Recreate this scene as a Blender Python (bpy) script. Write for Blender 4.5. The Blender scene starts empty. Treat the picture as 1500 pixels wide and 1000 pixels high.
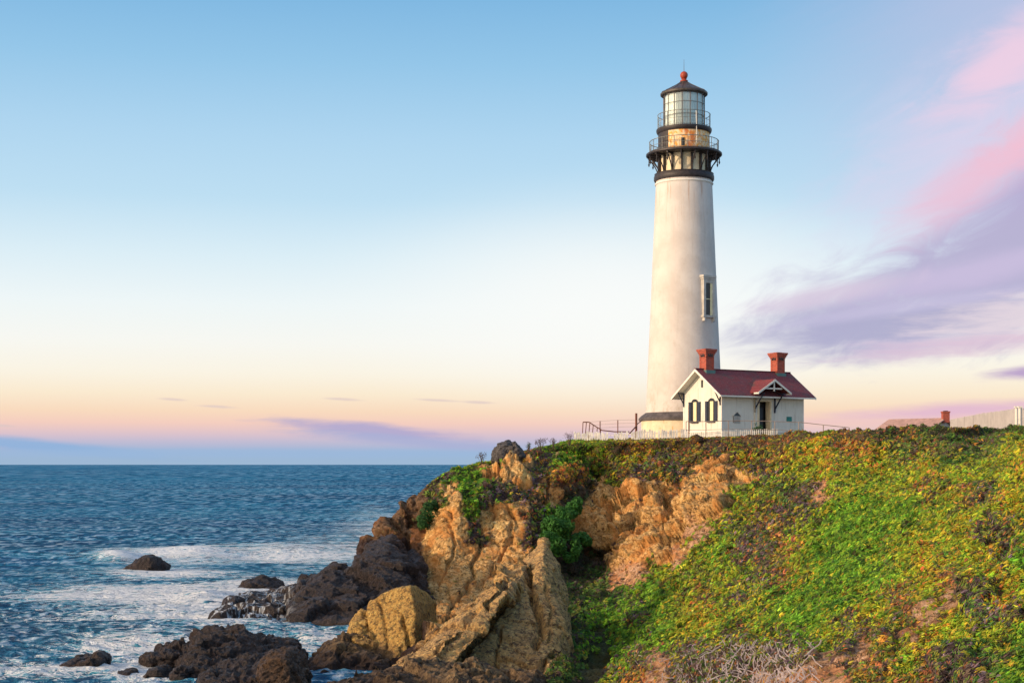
import bpy, bmesh, math, random
import numpy as np
from mathutils import Vector, Matrix

random.seed(7)
rng = np.random.default_rng(7)
scene = bpy.context.scene
COL = scene.collection

# ------------------------------------------------------------------ camera
EYE = 10.0
F = 2200.0                                   # focal length in photo pixels (photo 1500 px wide)
cam_d = bpy.data.cameras.new('camera')
cam_d.sensor_width = 36.0
cam_d.lens = F / 1500 * 36
cam_d.shift_y = 0.12
cam_d.clip_start = 0.5
cam_d.clip_end = 100000
cam = bpy.data.objects.new('camera', cam_d)
cam.location = (0, 0, EYE)
cam.rotation_euler = (math.radians(90), 0, 0)
COL.objects.link(cam)
scene.camera = cam
scene.view_settings.view_transform = 'Standard'
scene.view_settings.look = 'None'
scene.view_settings.exposure = 0.0
scene.view_settings.gamma = 1.0


def lin(r, g, b, a=1.0):
    f = lambda c: (c / 255 / 12.92) if c / 255 <= 0.04045 else ((c / 255 + 0.055) / 1.055) ** 2.4
    return (f(r), f(g), f(b), a)


class NT:
    """small helper to write node trees"""
    def __init__(s, tree):
        s.t = tree
        s.n = tree.nodes
        s.l = tree.links

    def node(s, kind, **kw):
        n = s.n.new(kind)
        for k, v in kw.items():
            setattr(n, k, v)
        return n

    def put(s, sock, v):
        if hasattr(v, 'is_output') or isinstance(v, bpy.types.NodeSocket):
            s.l.new(v, sock)
        else:
            sock.default_value = v

    def m(s, op, a, b=None, c=None, clamp=False):
        n = s.node('ShaderNodeMath', operation=op, use_clamp=clamp)
        s.put(n.inputs[0], a)
        if b is not None: s.put(n.inputs[1], b)
        if c is not None: s.put(n.inputs[2], c)
        return n.outputs[0]

    def vm(s, op, a, b=None):
        n = s.node('ShaderNodeVectorMath', operation=op)
        s.put(n.inputs[0], a)
        if b is not None: s.put(n.inputs[1], b)
        return n.outputs[0]

    def rng(s, v, a, b, c=0.0, d=1.0, smooth=True):
        n = s.node('ShaderNodeMapRange')
        if smooth: n.interpolation_type = 'SMOOTHSTEP'
        n.clamp = True
        s.put(n.inputs['Value'], v)
        for k, x in zip(('From Min', 'From Max', 'To Min', 'To Max'), (a, b, c, d)):
            s.put(n.inputs[k], x)
        return n.outputs[0]

    def noise(s, vec, scale, detail=4, rough=0.55, dist=0.0, col=False):
        n = s.node('ShaderNodeTexNoise')
        s.put(n.inputs['Vector'], vec)
        n.inputs['Scale'].default_value = scale
        n.inputs['Detail'].default_value = detail
        n.inputs['Roughness'].default_value = rough
        n.inputs['Distortion'].default_value = dist
        return n.outputs['Color' if col else 'Fac']

    def mix(s, f, a, b, blend='MIX'):
        n = s.node('ShaderNodeMix', data_type='RGBA', blend_type=blend)
        s.put(n.inputs[0], f)
        s.put(n.inputs[6], a)
        s.put(n.inputs[7], b)
        return n.outputs[2]

    def scale(s, vec, v3):
        return s.vm('MULTIPLY', vec, v3)

    def ramp(s, f, stops, interp='LINEAR'):
        n = s.node('ShaderNodeValToRGB')
        s.put(n.inputs[0], f)
        cr = n.color_ramp
        cr.interpolation = interp
        while len(cr.elements) < len(stops): cr.elements.new(0.5)
        for e, (p, c) in zip(cr.elements, stops):
            e.position = p
            e.color = c
        return n.outputs[0]


# ------------------------------------------------------------------ sun + sky
SUN_H = Vector((-0.90, -0.44, 0)).normalized()       # horizontal direction towards the sun
SUN_EL = math.radians(13)
sun_dir = Vector((SUN_H.x * math.cos(SUN_EL), SUN_H.y * math.cos(SUN_EL), math.sin(SUN_EL)))
sd = bpy.data.lights.new('sun', 'SUN')
sd.energy = 3.7
sd.angle = math.radians(1.5)
sd.color = (1.0, 0.73, 0.49)
sun = bpy.data.objects.new('sun', sd)
sun.rotation_euler = (-sun_dir).to_track_quat('-Z', 'Y').to_euler()
sun.location = (-60, -20, 60)
COL.objects.link(sun)

world = bpy.data.worlds.new('World')
scene.world = world
world.use_nodes = True
w = NT(world.node_tree)
w.n.clear()
tc = w.node('ShaderNodeTexCoord').outputs['Generated']
sep = w.node('ShaderNodeSeparateXYZ')
w.l.new(tc, sep.inputs[0])
dx, dy, dz = sep.outputs
az = w.m('ARCTAN2', dx, dy)                                 # radians right of straight ahead
el = w.m('ARCSINE', dz)
X = w.m('MULTIPLY_ADD', az, 2200.0, 750.0)                  # azimuth and elevation in finer units
Y = w.m('MULTIPLY_ADD', el, -2200.0, 680.0)
el_stops = [(676, (158, 186, 214)), (662, (160, 184, 216)), (650, (186, 188, 216)), (636, (222, 196, 206)),
            (622, (246, 206, 194)), (604, (251, 220, 192)), (578, (253, 236, 210)), (548, (253, 246, 230)),
            (505, (250, 250, 244)), (450, (241, 249, 250)), (380, (221, 240, 249)), (300, (192, 225, 245)),
            (210, (176, 215, 242)), (110, (150, 200, 235)), (0, (124, 182, 226)), (-450, (120, 168, 216)),
            (-1500, (132, 168, 212))]
stops = [((680 - y) / 2200.0, lin(*c)) for y, c in el_stops]
mx = stops[-1][0]
elr = w.m('DIVIDE', el, mx, clamp=True)
base = w.ramp(elr, [(p / mx, c) for p, c in stops])
# noise domains, wind-drawn in azimuth
cmb = w.node('ShaderNodeCombineXYZ')
w.put(cmb.inputs[0], w.m('MULTIPLY', w.m('ADD', X, w.m('MULTIPLY', Y, 1.2)), 0.0042))
w.put(cmb.inputs[1], w.m('MULTIPLY', w.m('ADD', Y, w.m('MULTIPLY', X, 0.28)), 0.018))
n1 = w.m('ADD', w.m('MULTIPLY', w.noise(cmb.outputs[0], 1.0, 8, 0.66, 0.5), 0.65), w.m('MULTIPLY', w.noise(cmb.outputs[0], 3.3, 8, 0.7, 0.6), 0.35))
cm2 = w.node('ShaderNodeCombineXYZ')
w.put(cm2.inputs[0], w.m('MULTIPLY', X, 0.012))
w.put(cm2.inputs[1], w.m('MULTIPLY', Y, 0.09))
n2 = w.noise(cm2.outputs[0], 1.0, 5, 0.6, 0.3)


cm3 = w.node('ShaderNodeCombineXYZ')
w.put(cm3.inputs[0], w.m('MULTIPLY', w.m('ADD', X, w.m('MULTIPLY', Y, 0.5)), 0.010))
w.put(cm3.inputs[1], w.m('MULTIPLY', w.m('ADD', Y, w.m('MULTIPLY', X, 0.2)), 0.021))
n3 = w.noise(cm3.outputs[0], 1.0, 9, 0.62, 0.7)


def cloud(bg, cx, cy, a, b, rot, color, amt, n, k=0.9, soft=(1.25, 0.25)):
    c, s_ = math.cos(math.radians(rot)), math.sin(math.radians(rot))
    ddx = w.m('SUBTRACT', X, float(cx))
    ddy = w.m('SUBTRACT', Y, float(cy))
    u = w.m('DIVIDE', w.m('SUBTRACT', w.m('MULTIPLY', ddx, c), w.m('MULTIPLY', ddy, s_)), float(a))
    v = w.m('DIVIDE', w.m('ADD', w.m('MULTIPLY', ddx, s_), w.m('MULTIPLY', ddy, c)), float(b))
    r = w.m('SQRT', w.m('ADD', w.m('MULTIPLY', u, u), w.m('MULTIPLY', v, v)))
    r = w.m('ADD', r, w.m('MULTIPLY', w.m('SUBTRACT', n, 0.5), k))
    mk = w.rng(r, soft[0], soft[1], 0.0, amt)
    return w.mix(mk, bg, lin(*color))


sky = base
sky = cloud(sky, 900, 440, 420, 170, 0, (255, 255, 252), 0.75, n1, 0.1, (1.2, 0.0))
sky = cloud(sky, 1500, 60, 420, 300, 20, (196, 198, 228), 0.75, n1, 0.4, (1.2, 0.0))
sky = cloud(sky, 1420, 250, 250, 130, 30, (224, 214, 238), 0.75, n3, 1.3, (1.4, 0.0))
sky = cloud(sky, 1560, 310, 250, 125, 30, (184, 172, 210), 0.95, n3, 1.3, (1.25, 0.35))
sky = cloud(sky, 1470, 405, 350, 100, 12, (186, 180, 212), 0.95, n3, 1.2, (1.2, 0.3))
sky = cloud(sky, 1290, 485, 255, 58, 4, (176, 174, 207), 0.95, n3, 1.1, (1.2, 0.3))
sky = cloud(sky, 1410, 285, 150, 40, 31, (240, 198, 218), 0.85, n3, 1.6, (1.35, 0.1))
sky = cloud(sky, 1500, 215, 110, 36, 34, (248, 194, 212), 0.8, n3, 1.5, (1.35, 0.1))
sky = cloud(sky, 1455, 125, 130, 46, 36, (244, 210, 230), 0.85, n3, 1.5, (1.35, 0.1))
sky = cloud(sky, 1400, 415, 190, 22, 12, (208, 194, 226), 0.7, n3, 1.8, (1.4, 0.1))
sky = cloud(sky, 1190, 440, 120, 16, 10, (222, 206, 226), 0.7, n3, 1.6, (1.4, 0.1))
sky = cloud(sky, 1340, 455, 220, 10, 7, (206, 198, 228), 0.6, n1, 2.0, (1.5, 0.1))
sky = cloud(sky, 1350, 510, 170, 16, 6, (208, 196, 222), 0.6, n2, 2.2, (1.4, 0.1))
sky = cloud(sky, 1490, 475, 190, 38, 6, (238, 222, 228), 0.75, n2, 1.6, (1.2, 0.2))
sky = cloud(sky, 1400, 515, 190, 16, 4, (224, 192, 214), 0.6, n2, 1.6, (1.3, 0.2))
sky = cloud(sky, 1490, 551, 75, 11, 5, (186, 160, 204), 0.95, n2, 1.0)
sky = cloud(sky, 1400, 604, 210, 13, 3, (226, 184, 212), 0.85, n2, 0.9, (1.4, 0.1))
sky = cloud(sky, 545, 630, 165, 13, -5, (180, 172, 210), 0.95, n2, 1.1, (1.2, 0.3))
sky = cloud(sky, 600, 646, 200, 10, -5, (170, 178, 216), 0.8, n2, 1.0, (1.3, 0.2))
sky = cloud(sky, 70, 653, 190, 10, -5, (144, 180, 222), 0.9, n2, 0.8, (1.3, 0.3))
sky = cloud(sky, 400, 664, 600, 8, 0, (156, 186, 222), 0.7, n2, 0.8, (1.3, 0.3))
for cx, cy, a in ((262, 587, 24), (325, 597, 30), (640, 586, 40), (700, 589, 26), (25, 626, 26), (500, 585, 30)):
    sky = cloud(sky, cx, cy, a, 2.4, -3, (220, 200, 200), 0.6, n2, 1.6)
# warm fill glow added on the low sun's side of the sky, behind and to the left of the camera
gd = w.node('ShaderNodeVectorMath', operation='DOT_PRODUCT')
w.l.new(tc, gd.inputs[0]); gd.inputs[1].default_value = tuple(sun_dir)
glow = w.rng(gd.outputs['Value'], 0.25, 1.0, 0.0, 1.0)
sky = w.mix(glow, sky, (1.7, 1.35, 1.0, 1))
# a physical sky with the same sun contributes a share of the light
nis = w.node('ShaderNodeTexSky', sky_type='NISHITA')
nis.sun_disc = False
nis.sun_elevation = SUN_EL
nis.sun_rotation = math.atan2(SUN_H.x, SUN_H.y)
nsc = w.vm('MULTIPLY', nis.outputs[0], (0.05, 0.05, 0.05))
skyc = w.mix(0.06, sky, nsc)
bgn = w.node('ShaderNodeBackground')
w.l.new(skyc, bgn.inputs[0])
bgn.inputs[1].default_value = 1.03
out = w.node('ShaderNodeOutputWorld')
w.l.new(bgn.outputs[0], out.inputs[0])


# ------------------------------------------------------------------ helpers
def P(px, py, d):
    """a world point on the sight line of a photo pixel at distance d (metres ahead)"""
    return Vector(((px - 750) / F * d, d, EYE + (680 - py) / F * d))


def tag(o, label=None, cat=None, group=None, kind=None):
    if label: o['label'] = label
    if cat: o['category'] = cat
    if group: o['group'] = group
    if kind: o['kind'] = kind
    return o


def empty(name, loc, rz=0.0):
    o = bpy.data.objects.new(name, None)
    o.location = loc
    o.rotation_euler = (0, 0, rz)
    o.empty_display_size = 0.5
    COL.objects.link(o)
    return o


class MB:
    """collects shapes into ONE mesh"""
    def __init__(s):
        s.bm = bmesh.new()

    def box(s, x0, x1, y0, y1, z0, z1, M=None):
        vs = [s.bm.verts.new(Vector(c) if M is None else M @ Vector(c)) for c in
              ((x0, y0, z0), (x1, y0, z0), (x1, y1, z0), (x0, y1, z0), (x0, y0, z1), (x1, y0, z1), (x1, y1, z1), (x0, y1, z1))]
        for f in ((3, 2, 1, 0), (4, 5, 6, 7), (0, 1, 5, 4), (1, 2, 6, 5), (2, 3, 7, 6), (3, 0, 4, 7)):
            s.bm.faces.new([vs[i] for i in f])
        return s

    def bar(s, a, b, r, n=6, r2=None):
        a, b = Vector(a), Vector(b)
        d = (b - a).normalized()
        u = d.orthogonal().normalized()
        v = d.cross(u)
        r2 = r if r2 is None else r2
        A = [s.bm.verts.new(a + (u * math.cos(t) + v * math.sin(t)) * r) for t in [2 * math.pi * i / n for i in range(n)]]
        B = [s.bm.verts.new(b + (u * math.cos(t) + v * math.sin(t)) * r2) for t in [2 * math.pi * i / n for i in range(n)]]
        for i in range(n):
            s.bm.faces.new((A[i], A[(i + 1) % n], B[(i + 1) % n], B[i]))
        s.bm.faces.new(A[::-1]); s.bm.faces.new(B)
        return s

    def poly(s, pts, off):
        """prism: polygon pts extruded by vector off"""
        off = Vector(off)
        A = [s.bm.verts.new(Vector(p)) for p in pts]
        B = [s.bm.verts.new(Vector(p) + off) for p in pts]
        n = len(A)
        s.bm.faces.new(A[::-1]); s.bm.faces.new(B)
        for i in range(n):
            s.bm.faces.new((A[i], A[(i + 1) % n], B[(i + 1) % n], B[i]))
        return s

    def lathe(s, prof, n=64, a0=0.0, a1=2 * math.pi, closed=False):
        full = abs(a1 - a0) > 6.28
        k = n if full else n + 1
        rings = []
        for (r, z) in prof:
            rings.append([s.bm.verts.new((r * math.cos(a0 + (a1 - a0) * i / n), r * math.sin(a0 + (a1 - a0) * i / n), z)) for i in range(k)])
        m = len(rings)
        for j in range(m if closed else m - 1):
            A, B = rings[j], rings[(j + 1) % m]
            for i in range(n):
                s.bm.faces.new((A[i], A[(i + 1) % k], B[(i + 1) % k], B[i]))
        return s

    def build(s, name, mat, parent=None, smooth=False, bevel=0.0):
        bmesh.ops.recalc_face_normals(s.bm, faces=s.bm.faces)
        me = bpy.data.meshes.new(name)
        s.bm.to_mesh(me)
        s.bm.free()
        me.materials.append(mat)
        if smooth:
            for p in me.polygons: p.use_smooth = True
            me.set_sharp_from_angle(angle=math.radians(35))
        o = bpy.data.objects.new(name, me)
        COL.objects.link(o)
        if parent: o.parent = parent
        if bevel:
            b = o.modifiers.new('bevel', 'BEVEL')
            b.width = bevel; b.segments = 2; b.limit_method = 'ANGLE'
        return o


# ---- numpy noise
_G = rng.normal(size=(4096, 3)); _G /= np.linalg.norm(_G, axis=1)[:, None]


def _hash(i, j, k, s=0):
    h = (i * 73856093) ^ (j * 19349663) ^ (k * 83492791) ^ (s * 2654435)
    h = (h ^ (h >> 13)) * 1274126177
    return (h ^ (h >> 16)) & 0xFFF


def perlin(p, seed=0):
    p = np.asarray(p, float)
    i = np.floor(p).astype(np.int64)
    f = p - i
    u = f * f * f * (f * (f * 6 - 15) + 10)
    out = np.zeros(len(p))
    for a in (0, 1):
        wx = u[:, 0] if a else 1 - u[:, 0]
        for b in (0, 1):
            wy = u[:, 1] if b else 1 - u[:, 1]
            for c in (0, 1):
                wz = u[:, 2] if c else 1 - u[:, 2]
                g = _G[_hash(i[:, 0] + a, i[:, 1] + b, i[:, 2] + c, seed)]
                out += wx * wy * wz * (g[:, 0] * (f[:, 0] - a) + g[:, 1] * (f[:, 1] - b) + g[:, 2] * (f[:, 2] - c))
    return out * 1.6


def fbm(p, octv=4, seed=0, gain=0.5, ridged=False):
    out = np.zeros(len(p)); a = 1.0; q = np.array(p, float)
    for o in range(octv):
        n = perlin(q, seed + o)
        if ridged: n = 1 - 2 * np.abs(n)
        out += a * n
        a *= gain
        q = q * 2.03 + 11.7
    return out


def facets(p, seed=0, tilt=1.0):
    """angular blocks: each voronoi cell is a tilted plane; returns height and crack (F2-F1)"""
    p = np.asarray(p, float)
    i0 = np.floor(p).astype(np.int64)
    b1 = np.full(len(p), 9.0); b2 = np.full(len(p), 9.0); h = np.zeros(len(p))
    for a in (-1, 0, 1):
        for b in (-1, 0, 1):
            for c in (-1, 0, 1):
                ii = i0 + (a, b, c)
                k = _hash(ii[:, 0], ii[:, 1], ii[:, 2], seed)
                ctr = ii + 0.5 + _G[k] * 0.42
                d = p - ctr
                dd = np.einsum('ij,ij->i', d, d)
                g = _G[(k * 7 + 13) & 0xFFF]
                hh = np.einsum('ij,ij->i', d, g) * tilt + _G[(k * 3 + 5) & 0xFFF][:, 0] * 0.45
                m = dd < b1
                b2 = np.where(m, b1, np.minimum(b2, dd))
                h = np.where(m, hh, h)
                b1 = np.where(m, dd, b1)
    return h, np.sqrt(b2) - np.sqrt(b1)


def sstep(x, a, b):
    t = np.clip((x - a) / (b - a), 0, 1)
    return t * t * (3 - 2 * t)


def mesh_from_np(name, V, faces, mat, smooth=True):
    me = bpy.data.meshes.new(name)
    V = np.ascontiguousarray(V, dtype=np.float32)
    faces = np.ascontiguousarray(faces, dtype=np.int32)
    n, k = faces.shape
    me.vertices.add(len(V)); me.vertices.foreach_set('co', V.ravel())
    me.loops.add(n * k); me.loops.foreach_set('vertex_index', faces.ravel())
    me.polygons.add(n)
    me.polygons.foreach_set('loop_start', np.arange(0, n * k, k, dtype=np.int32))
    me.update(calc_edges=True)
    if smooth: me.polygons.foreach_set('use_smooth', np.ones(n, dtype=bool))
    if mat: me.materials.append(mat)
    me.validate()
    return me


def attr(me, name, data, kind='FLOAT', dom='POINT'):
    a = me.attributes.new(name, kind, dom)
    if kind == 'FLOAT':
        a.data.foreach_set('value', np.ascontiguousarray(data, dtype=np.float32))
    elif kind == 'FLOAT_COLOR':
        c = np.ones((len(data), 4), dtype=np.float32); c[:, :3] = data
        a.data.foreach_set('color', c.ravel())
    elif kind == 'FLOAT_VECTOR':
        a.data.foreach_set('vector', np.ascontiguousarray(data, dtype=np.float32).ravel())


def grid_faces(nr, nc):
    r, c = np.meshgrid(np.arange(nr - 1), np.arange(nc - 1), indexing='ij')
    a = (r * nc + c).ravel()
    return np.stack([a, a + nc, a + nc + 1, a + 1], 1)


# ------------------------------------------------------------------ materials
def material(name, color, rough=0.7, var=0.25, vscale=1.5, bump=0.15, bscale=8.0, metal=0.0, tint=None, streak=None, spec=0.4, streak_dir=(3, 3, 0.25)):
    m = bpy.data.materials.new(name)
    m.use_nodes = True
    t = NT(m.node_tree); t.n.clear()
    pos = t.node('ShaderNodeTexCoord').outputs['Object']
    nz = t.noise(pos, vscale, 6, 0.6)
    c = tuple(color[:3]) + (1,)
    dark = tuple(x * (1 - var) for x in color[:3]) + (1,)
    light = tuple(min(1, x * (1 + var * 0.6)) for x in color[:3]) + (1,)
    f = t.rng(nz, 0.3, 0.7)
    colr = t.mix(f, dark, light)
    if tint:
        n3 = t.noise(pos, vscale * 2.3, 5, 0.6)
        colr = t.mix(t.rng(n3, tint[1], tint[1] + 0.15, 0, tint[2]), colr, tuple(tint[0]) + (1,))
    if streak:
        sv = t.scale(pos, streak_dir)
        n4 = t.noise(sv, 1.0, 6, 0.65)
        colr = t.mix(t.rng(n4, streak[1], streak[1] + 0.14, 0, streak[2]), colr, tuple(streak[0]) + (1,))
    p = t.node('ShaderNodeBsdfPrincipled')
    t.l.new(colr, p.inputs['Base Color'])
    p.inputs['Roughness'].default_value = rough
    p.inputs['Metallic'].default_value = metal
    p.inputs['Specular IOR Level'].default_value = spec
    if bump:
        b = t.node('ShaderNodeBump')
        b.inputs['Strength'].default_value = bump
        b.inputs['Distance'].default_value = 0.1
        t.l.new(t.noise(pos, bscale, 6, 0.65), b.inputs['Height'])
        t.l.new(b.outputs[0], p.inputs['Normal'])
    o = t.node('ShaderNodeOutputMaterial')
    t.l.new(p.outputs[0], o.inputs[0])
    return m


def tower_material():
    m = bpy.data.materials.new('painted_masonry'); m.use_nodes = True
    t = NT(m.node_tree); t.n.clear()
    pos = t.node('ShaderNodeTexCoord').outputs['Object']
    sp = t.node('ShaderNodeSeparateXYZ'); t.l.new(pos, sp.inputs[0])
    z = sp.outputs[2]
    angd = t.m('ARCTAN2', sp.outputs[1], sp.outputs[0])
    cb = t.node('ShaderNodeCombineXYZ'); t.put(cb.inputs[0], t.m('MULTIPLY', angd, 3.4)); t.put(cb.inputs[1], z)
    c = t.mix(t.rng(t.noise(pos, 0.45, 6, 0.62), 0.32, 0.66), (0.57, 0.52, 0.48, 1), (0.65, 0.61, 0.57, 1))
    c = t.mix(t.rng(t.noise(pos, 1.6, 7, 0.7), 0.55, 0.72, 0, 0.5), c, (0.50, 0.45, 0.38, 1))
    st = t.noise(t.scale(cb.outputs[0], (2.6, 0.13, 1)), 1.0, 7, 0.7)
    c = t.mix(t.rng(st, 0.54, 0.72, 0, 0.38), c, (0.42, 0.38, 0.33, 1))
    run = t.m('MULTIPLY', t.rng(t.noise(t.scale(cb.outputs[0], (3.4, 0.22, 1)), 1.0, 6, 0.7), 0.52, 0.66), t.rng(z, 33.0, 39.0))
    c = t.mix(t.m('MULTIPLY', run, 0.7), c, (0.40, 0.20, 0.09, 1))
    low = t.m('MULTIPLY', t.rng(t.noise(t.scale(cb.outputs[0], (1.3, 0.5, 1)), 1.0, 6, 0.7), 0.48, 0.64), t.rng(z, 19.5, 15.4))
    c = t.mix(t.m('MULTIPLY', low, 0.5), c, (0.38, 0.32, 0.24, 1))
    br = t.node('ShaderNodeTexBrick'); t.l.new(cb.outputs[0], br.inputs['Vector'])
    br.inputs['Scale'].default_value = 1.6; br.inputs['Mortar Size'].default_value = 0.025
    p = t.node('ShaderNodeBsdfPrincipled'); p.inputs['Roughness'].default_value = 0.75
    p.inputs['Specular IOR Level'].default_value = 0.3
    t.l.new(c, p.inputs['Base Color'])
    h = t.m('ADD', t.m('MULTIPLY', br.outputs['Fac'], -0.25), t.noise(pos, 3.0, 6, 0.65))
    b = t.node('ShaderNodeBump'); b.inputs['Strength'].default_value = 0.22; b.inputs['Distance'].default_value = 0.1
    t.l.new(h, b.inputs['Height']); t.l.new(b.outputs[0], p.inputs['Normal'])
    o = t.node('ShaderNodeOutputMaterial'); t.l.new(p.outputs[0], o.inputs[0])
    return m


M_white = tower_material()
M_cwall = material('cottage_wall', (0.74, 0.72, 0.64), 0.7, 0.06, 1.0, 0.1, 6.0, streak=((0.44, 0.41, 0.34), 0.52, 0.55), streak_dir=(3, 3, 0.3))
M_trim = material('white_trim', (0.78, 0.75, 0.68), 0.6, 0.10, 2.0, 0.1, 9.0, streak=((0.45, 0.4, 0.33), 0.6, 0.5))
M_stone = material('grey_stone_surround', (0.52, 0.50, 0.46), 0.75, 0.2, 2.0, 0.2, 6.0, streak=((0.30, 0.27, 0.22), 0.52, 0.6))
M_black = material('black_iron', (0.030, 0.024, 0.026), 0.5, 0.4, 3.0, 0.25, 8.0, tint=((0.16, 0.06, 0.03), 0.60, 0.45))
M_rail = material('painted_rail', (0.10, 0.10, 0.10), 0.55, 0.3, 3.0, 0.1, 8.0, tint=((0.25, 0.12, 0.07), 0.5, 0.6))
M_rust = material('rusty_panel', (0.82, 0.66, 0.42), 0.65, 0.15, 1.2, 0.15, 6.0, tint=((0.82, 0.36, 0.05), 0.44, 0.95), streak=((0.55, 0.15, 0.03), 0.50, 0.95), streak_dir=(1.3, 1.3, 0.4))
M_plinth = material('stained_plinth_render', (0.80, 0.68, 0.48), 0.7, 0.15, 1.0, 0.15, 5.0, tint=((0.72, 0.36, 0.10), 0.56, 0.8), streak=((0.42, 0.20, 0.08), 0.58, 0.8), streak_dir=(1.6, 1.6, 0.3))
M_panel = material('aged_cream_paint', (0.80, 0.68, 0.46), 0.65, 0.12, 1.5, 0.12, 6.0, tint=((0.55, 0.30, 0.10), 0.60, 0.6))
M_redball = material('red_oxide', (0.36, 0.050, 0.02), 0.5, 0.3, 4.0, 0.2, 8.0, tint=((0.10, 0.03, 0.02), 0.6, 0.7))
M_lroof = material('lantern_roof_metal', (0.07, 0.055, 0.05), 0.45, 0.35, 2.0, 0.2, 6.0, tint=((0.11, 0.14, 0.07), 0.56, 0.7))
M_lead = material('weathered_slab', (0.10, 0.085, 0.085), 0.7, 0.4, 1.5, 0.3, 5.0, tint=((0.24, 0.21, 0.19), 0.58, 0.7))
M_shutter = material('navy_shutter', (0.022, 0.030, 0.060), 0.5, 0.2, 3.0, 0.1, 9.0)
M_dark = material('dark_opening', (0.015, 0.017, 0.022), 0.3, 0.2, 3.0, 0.0, 9.0)
M_door = material('dark_blue_door', (0.020, 0.034, 0.055), 0.45, 0.2, 3.0, 0.1, 9.0)
M_curtain = material('yellow_blind', (0.80, 0.74, 0.45), 0.8, 0.08, 2.0, 0.1, 5.0)
M_teal = material('teal_vent', (0.02, 0.22, 0.20), 0.5, 0.2, 2.0, 0.1, 5.0)
M_post = material('rusty_post', (0.17, 0.055, 0.03), 0.7, 0.3, 2.0, 0.2, 8.0)
M_picket = material('weathered_white_picket', (0.80, 0.76, 0.68), 0.75, 0.25, 2.5, 0.2, 9.0, streak=((0.25, 0.2, 0.16), 0.55, 0.7), streak_dir=(6, 6, 0.8))
M_boards = material('white_boards', (0.74, 0.66, 0.60), 0.75, 0.12, 1.0, 0.1, 6.0, streak=((0.45, 0.38, 0.34), 0.52, 0.7), streak_dir=(5, 5, 0.1))
M_farroof = material('far_roof', (0.50, 0.30, 0.24), 0.85, 0.25, 1.5, 0.2, 6.0)
M_drape = material('lantern_drape', (0.90, 0.92, 0.88), 0.8, 0.10, 2.0, 0.1, 4.0)


def brick_material(name, c1, c2, mortar, scale=3.0):
    m = bpy.data.materials.new(name); m.use_nodes = True
    t = NT(m.node_tree); t.n.clear()
    pos = t.node('ShaderNodeTexCoord').outputs['Object']
    sp = t.node('ShaderNodeSeparateXYZ'); t.l.new(pos, sp.inputs[0])
    cb = t.node('ShaderNodeCombineXYZ')
    t.put(cb.inputs[0], t.m('ADD', sp.outputs[0], sp.outputs[1]))
    t.put(cb.inputs[1], sp.outputs[2])
    b = t.node('ShaderNodeTexBrick')
    t.l.new(cb.outputs[0], b.inputs['Vector'])
    b.inputs['Color1'].default_value = c1 + (1,); b.inputs['Color2'].default_value = c2 + (1,)
    b.inputs['Mortar'].default_value = mortar + (1,)
    b.inputs['Scale'].default_value = scale
    b.inputs['Mortar Size'].default_value = 0.03
    nz = t.noise(pos, 5.0, 5, 0.6)
    c = t.mix(t.rng(nz, 0.52, 0.7, 0, 0.6), b.outputs[0], (0.09, 0.02, 0.015, 1))
    p = t.node('ShaderNodeBsdfPrincipled'); p.inputs['Roughness'].default_value = 0.85
    t.l.new(c, p.inputs['Base Color'])
    bp = t.node('ShaderNodeBump'); bp.inputs['Strength'].default_value = 0.5; bp.inputs['Distance'].default_value = 0.05
    t.l.new(nz, bp.inputs['Height']); t.l.new(bp.outputs[0], p.inputs['Normal'])
    o = t.node('ShaderNodeOutputMaterial'); t.l.new(p.outputs[0], o.inputs[0])
    return m


M_brick = brick_material('red_brick', (0.46, 0.062, 0.034), (0.34, 0.042, 0.026), (0.30, 0.17, 0.12), 2.2)


def shingle_material(name, ca, cb_, cc):
    m = bpy.data.materials.new(name); m.use_nodes = True
    t = NT(m.node_tree); t.n.clear()
    pos = t.node('ShaderNodeTexCoord').outputs['Object']
    sp = t.node('ShaderNodeSeparateXYZ'); t.l.new(pos, sp.inputs[0])
    cb2 = t.node('ShaderNodeCombineXYZ')
    t.put(cb2.inputs[0], sp.outputs[0]); t.put(cb2.inputs[1], t.m('MULTIPLY', sp.outputs[2], 1.7))
    b = t.node('ShaderNodeTexBrick')
    t.l.new(cb2.outputs[0], b.inputs['Vector'])
    b.inputs['Color1'].default_value = ca + (1,); b.inputs['Color2'].default_value = cb_ + (1,)
    b.inputs['Mortar'].default_value = (0.03, 0.012, 0.016, 1)
    b.inputs['Scale'].default_value = 2.2; b.inputs['Mortar Size'].default_value = 0.02
    n1_ = t.noise(pos, 1.3, 6, 0.65)
    c = t.mix(t.rng(n1_, 0.42, 0.66, 0, 0.75), b.outputs[0], cc + (1,))
    n2_ = t.noise(pos, 6.0, 5, 0.7)
    c = t.mix(t.rng(n2_, 0.5, 0.66, 0, 0.6), c, (0.24, 0.10, 0.11, 1))
    c = t.mix(t.rng(t.noise(t.vm('ADD', pos, (9.0, 4.0, 1.0)), 1.1, 6, 0.7), 0.52, 0.66, 0, 0.6), c, (0.06, 0.065, 0.06, 1))
    p = t.node('ShaderNodeBsdfPrincipled'); p.inputs['Roughness'].default_value = 0.85
    t.l.new(c, p.inputs['Base Color'])
    bp = t.node('ShaderNodeBump'); bp.inputs['Strength'].default_value = 0.6; bp.inputs['Distance'].default_value = 0.05
    t.l.new(b.outputs['Fac'], bp.inputs['Height']); bp.invert = True
    t.l.new(bp.outputs[0], p.inputs['Normal'])
    o = t.node('ShaderNodeOutputMaterial'); t.l.new(p.outputs[0], o.inputs[0])
    return m


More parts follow.
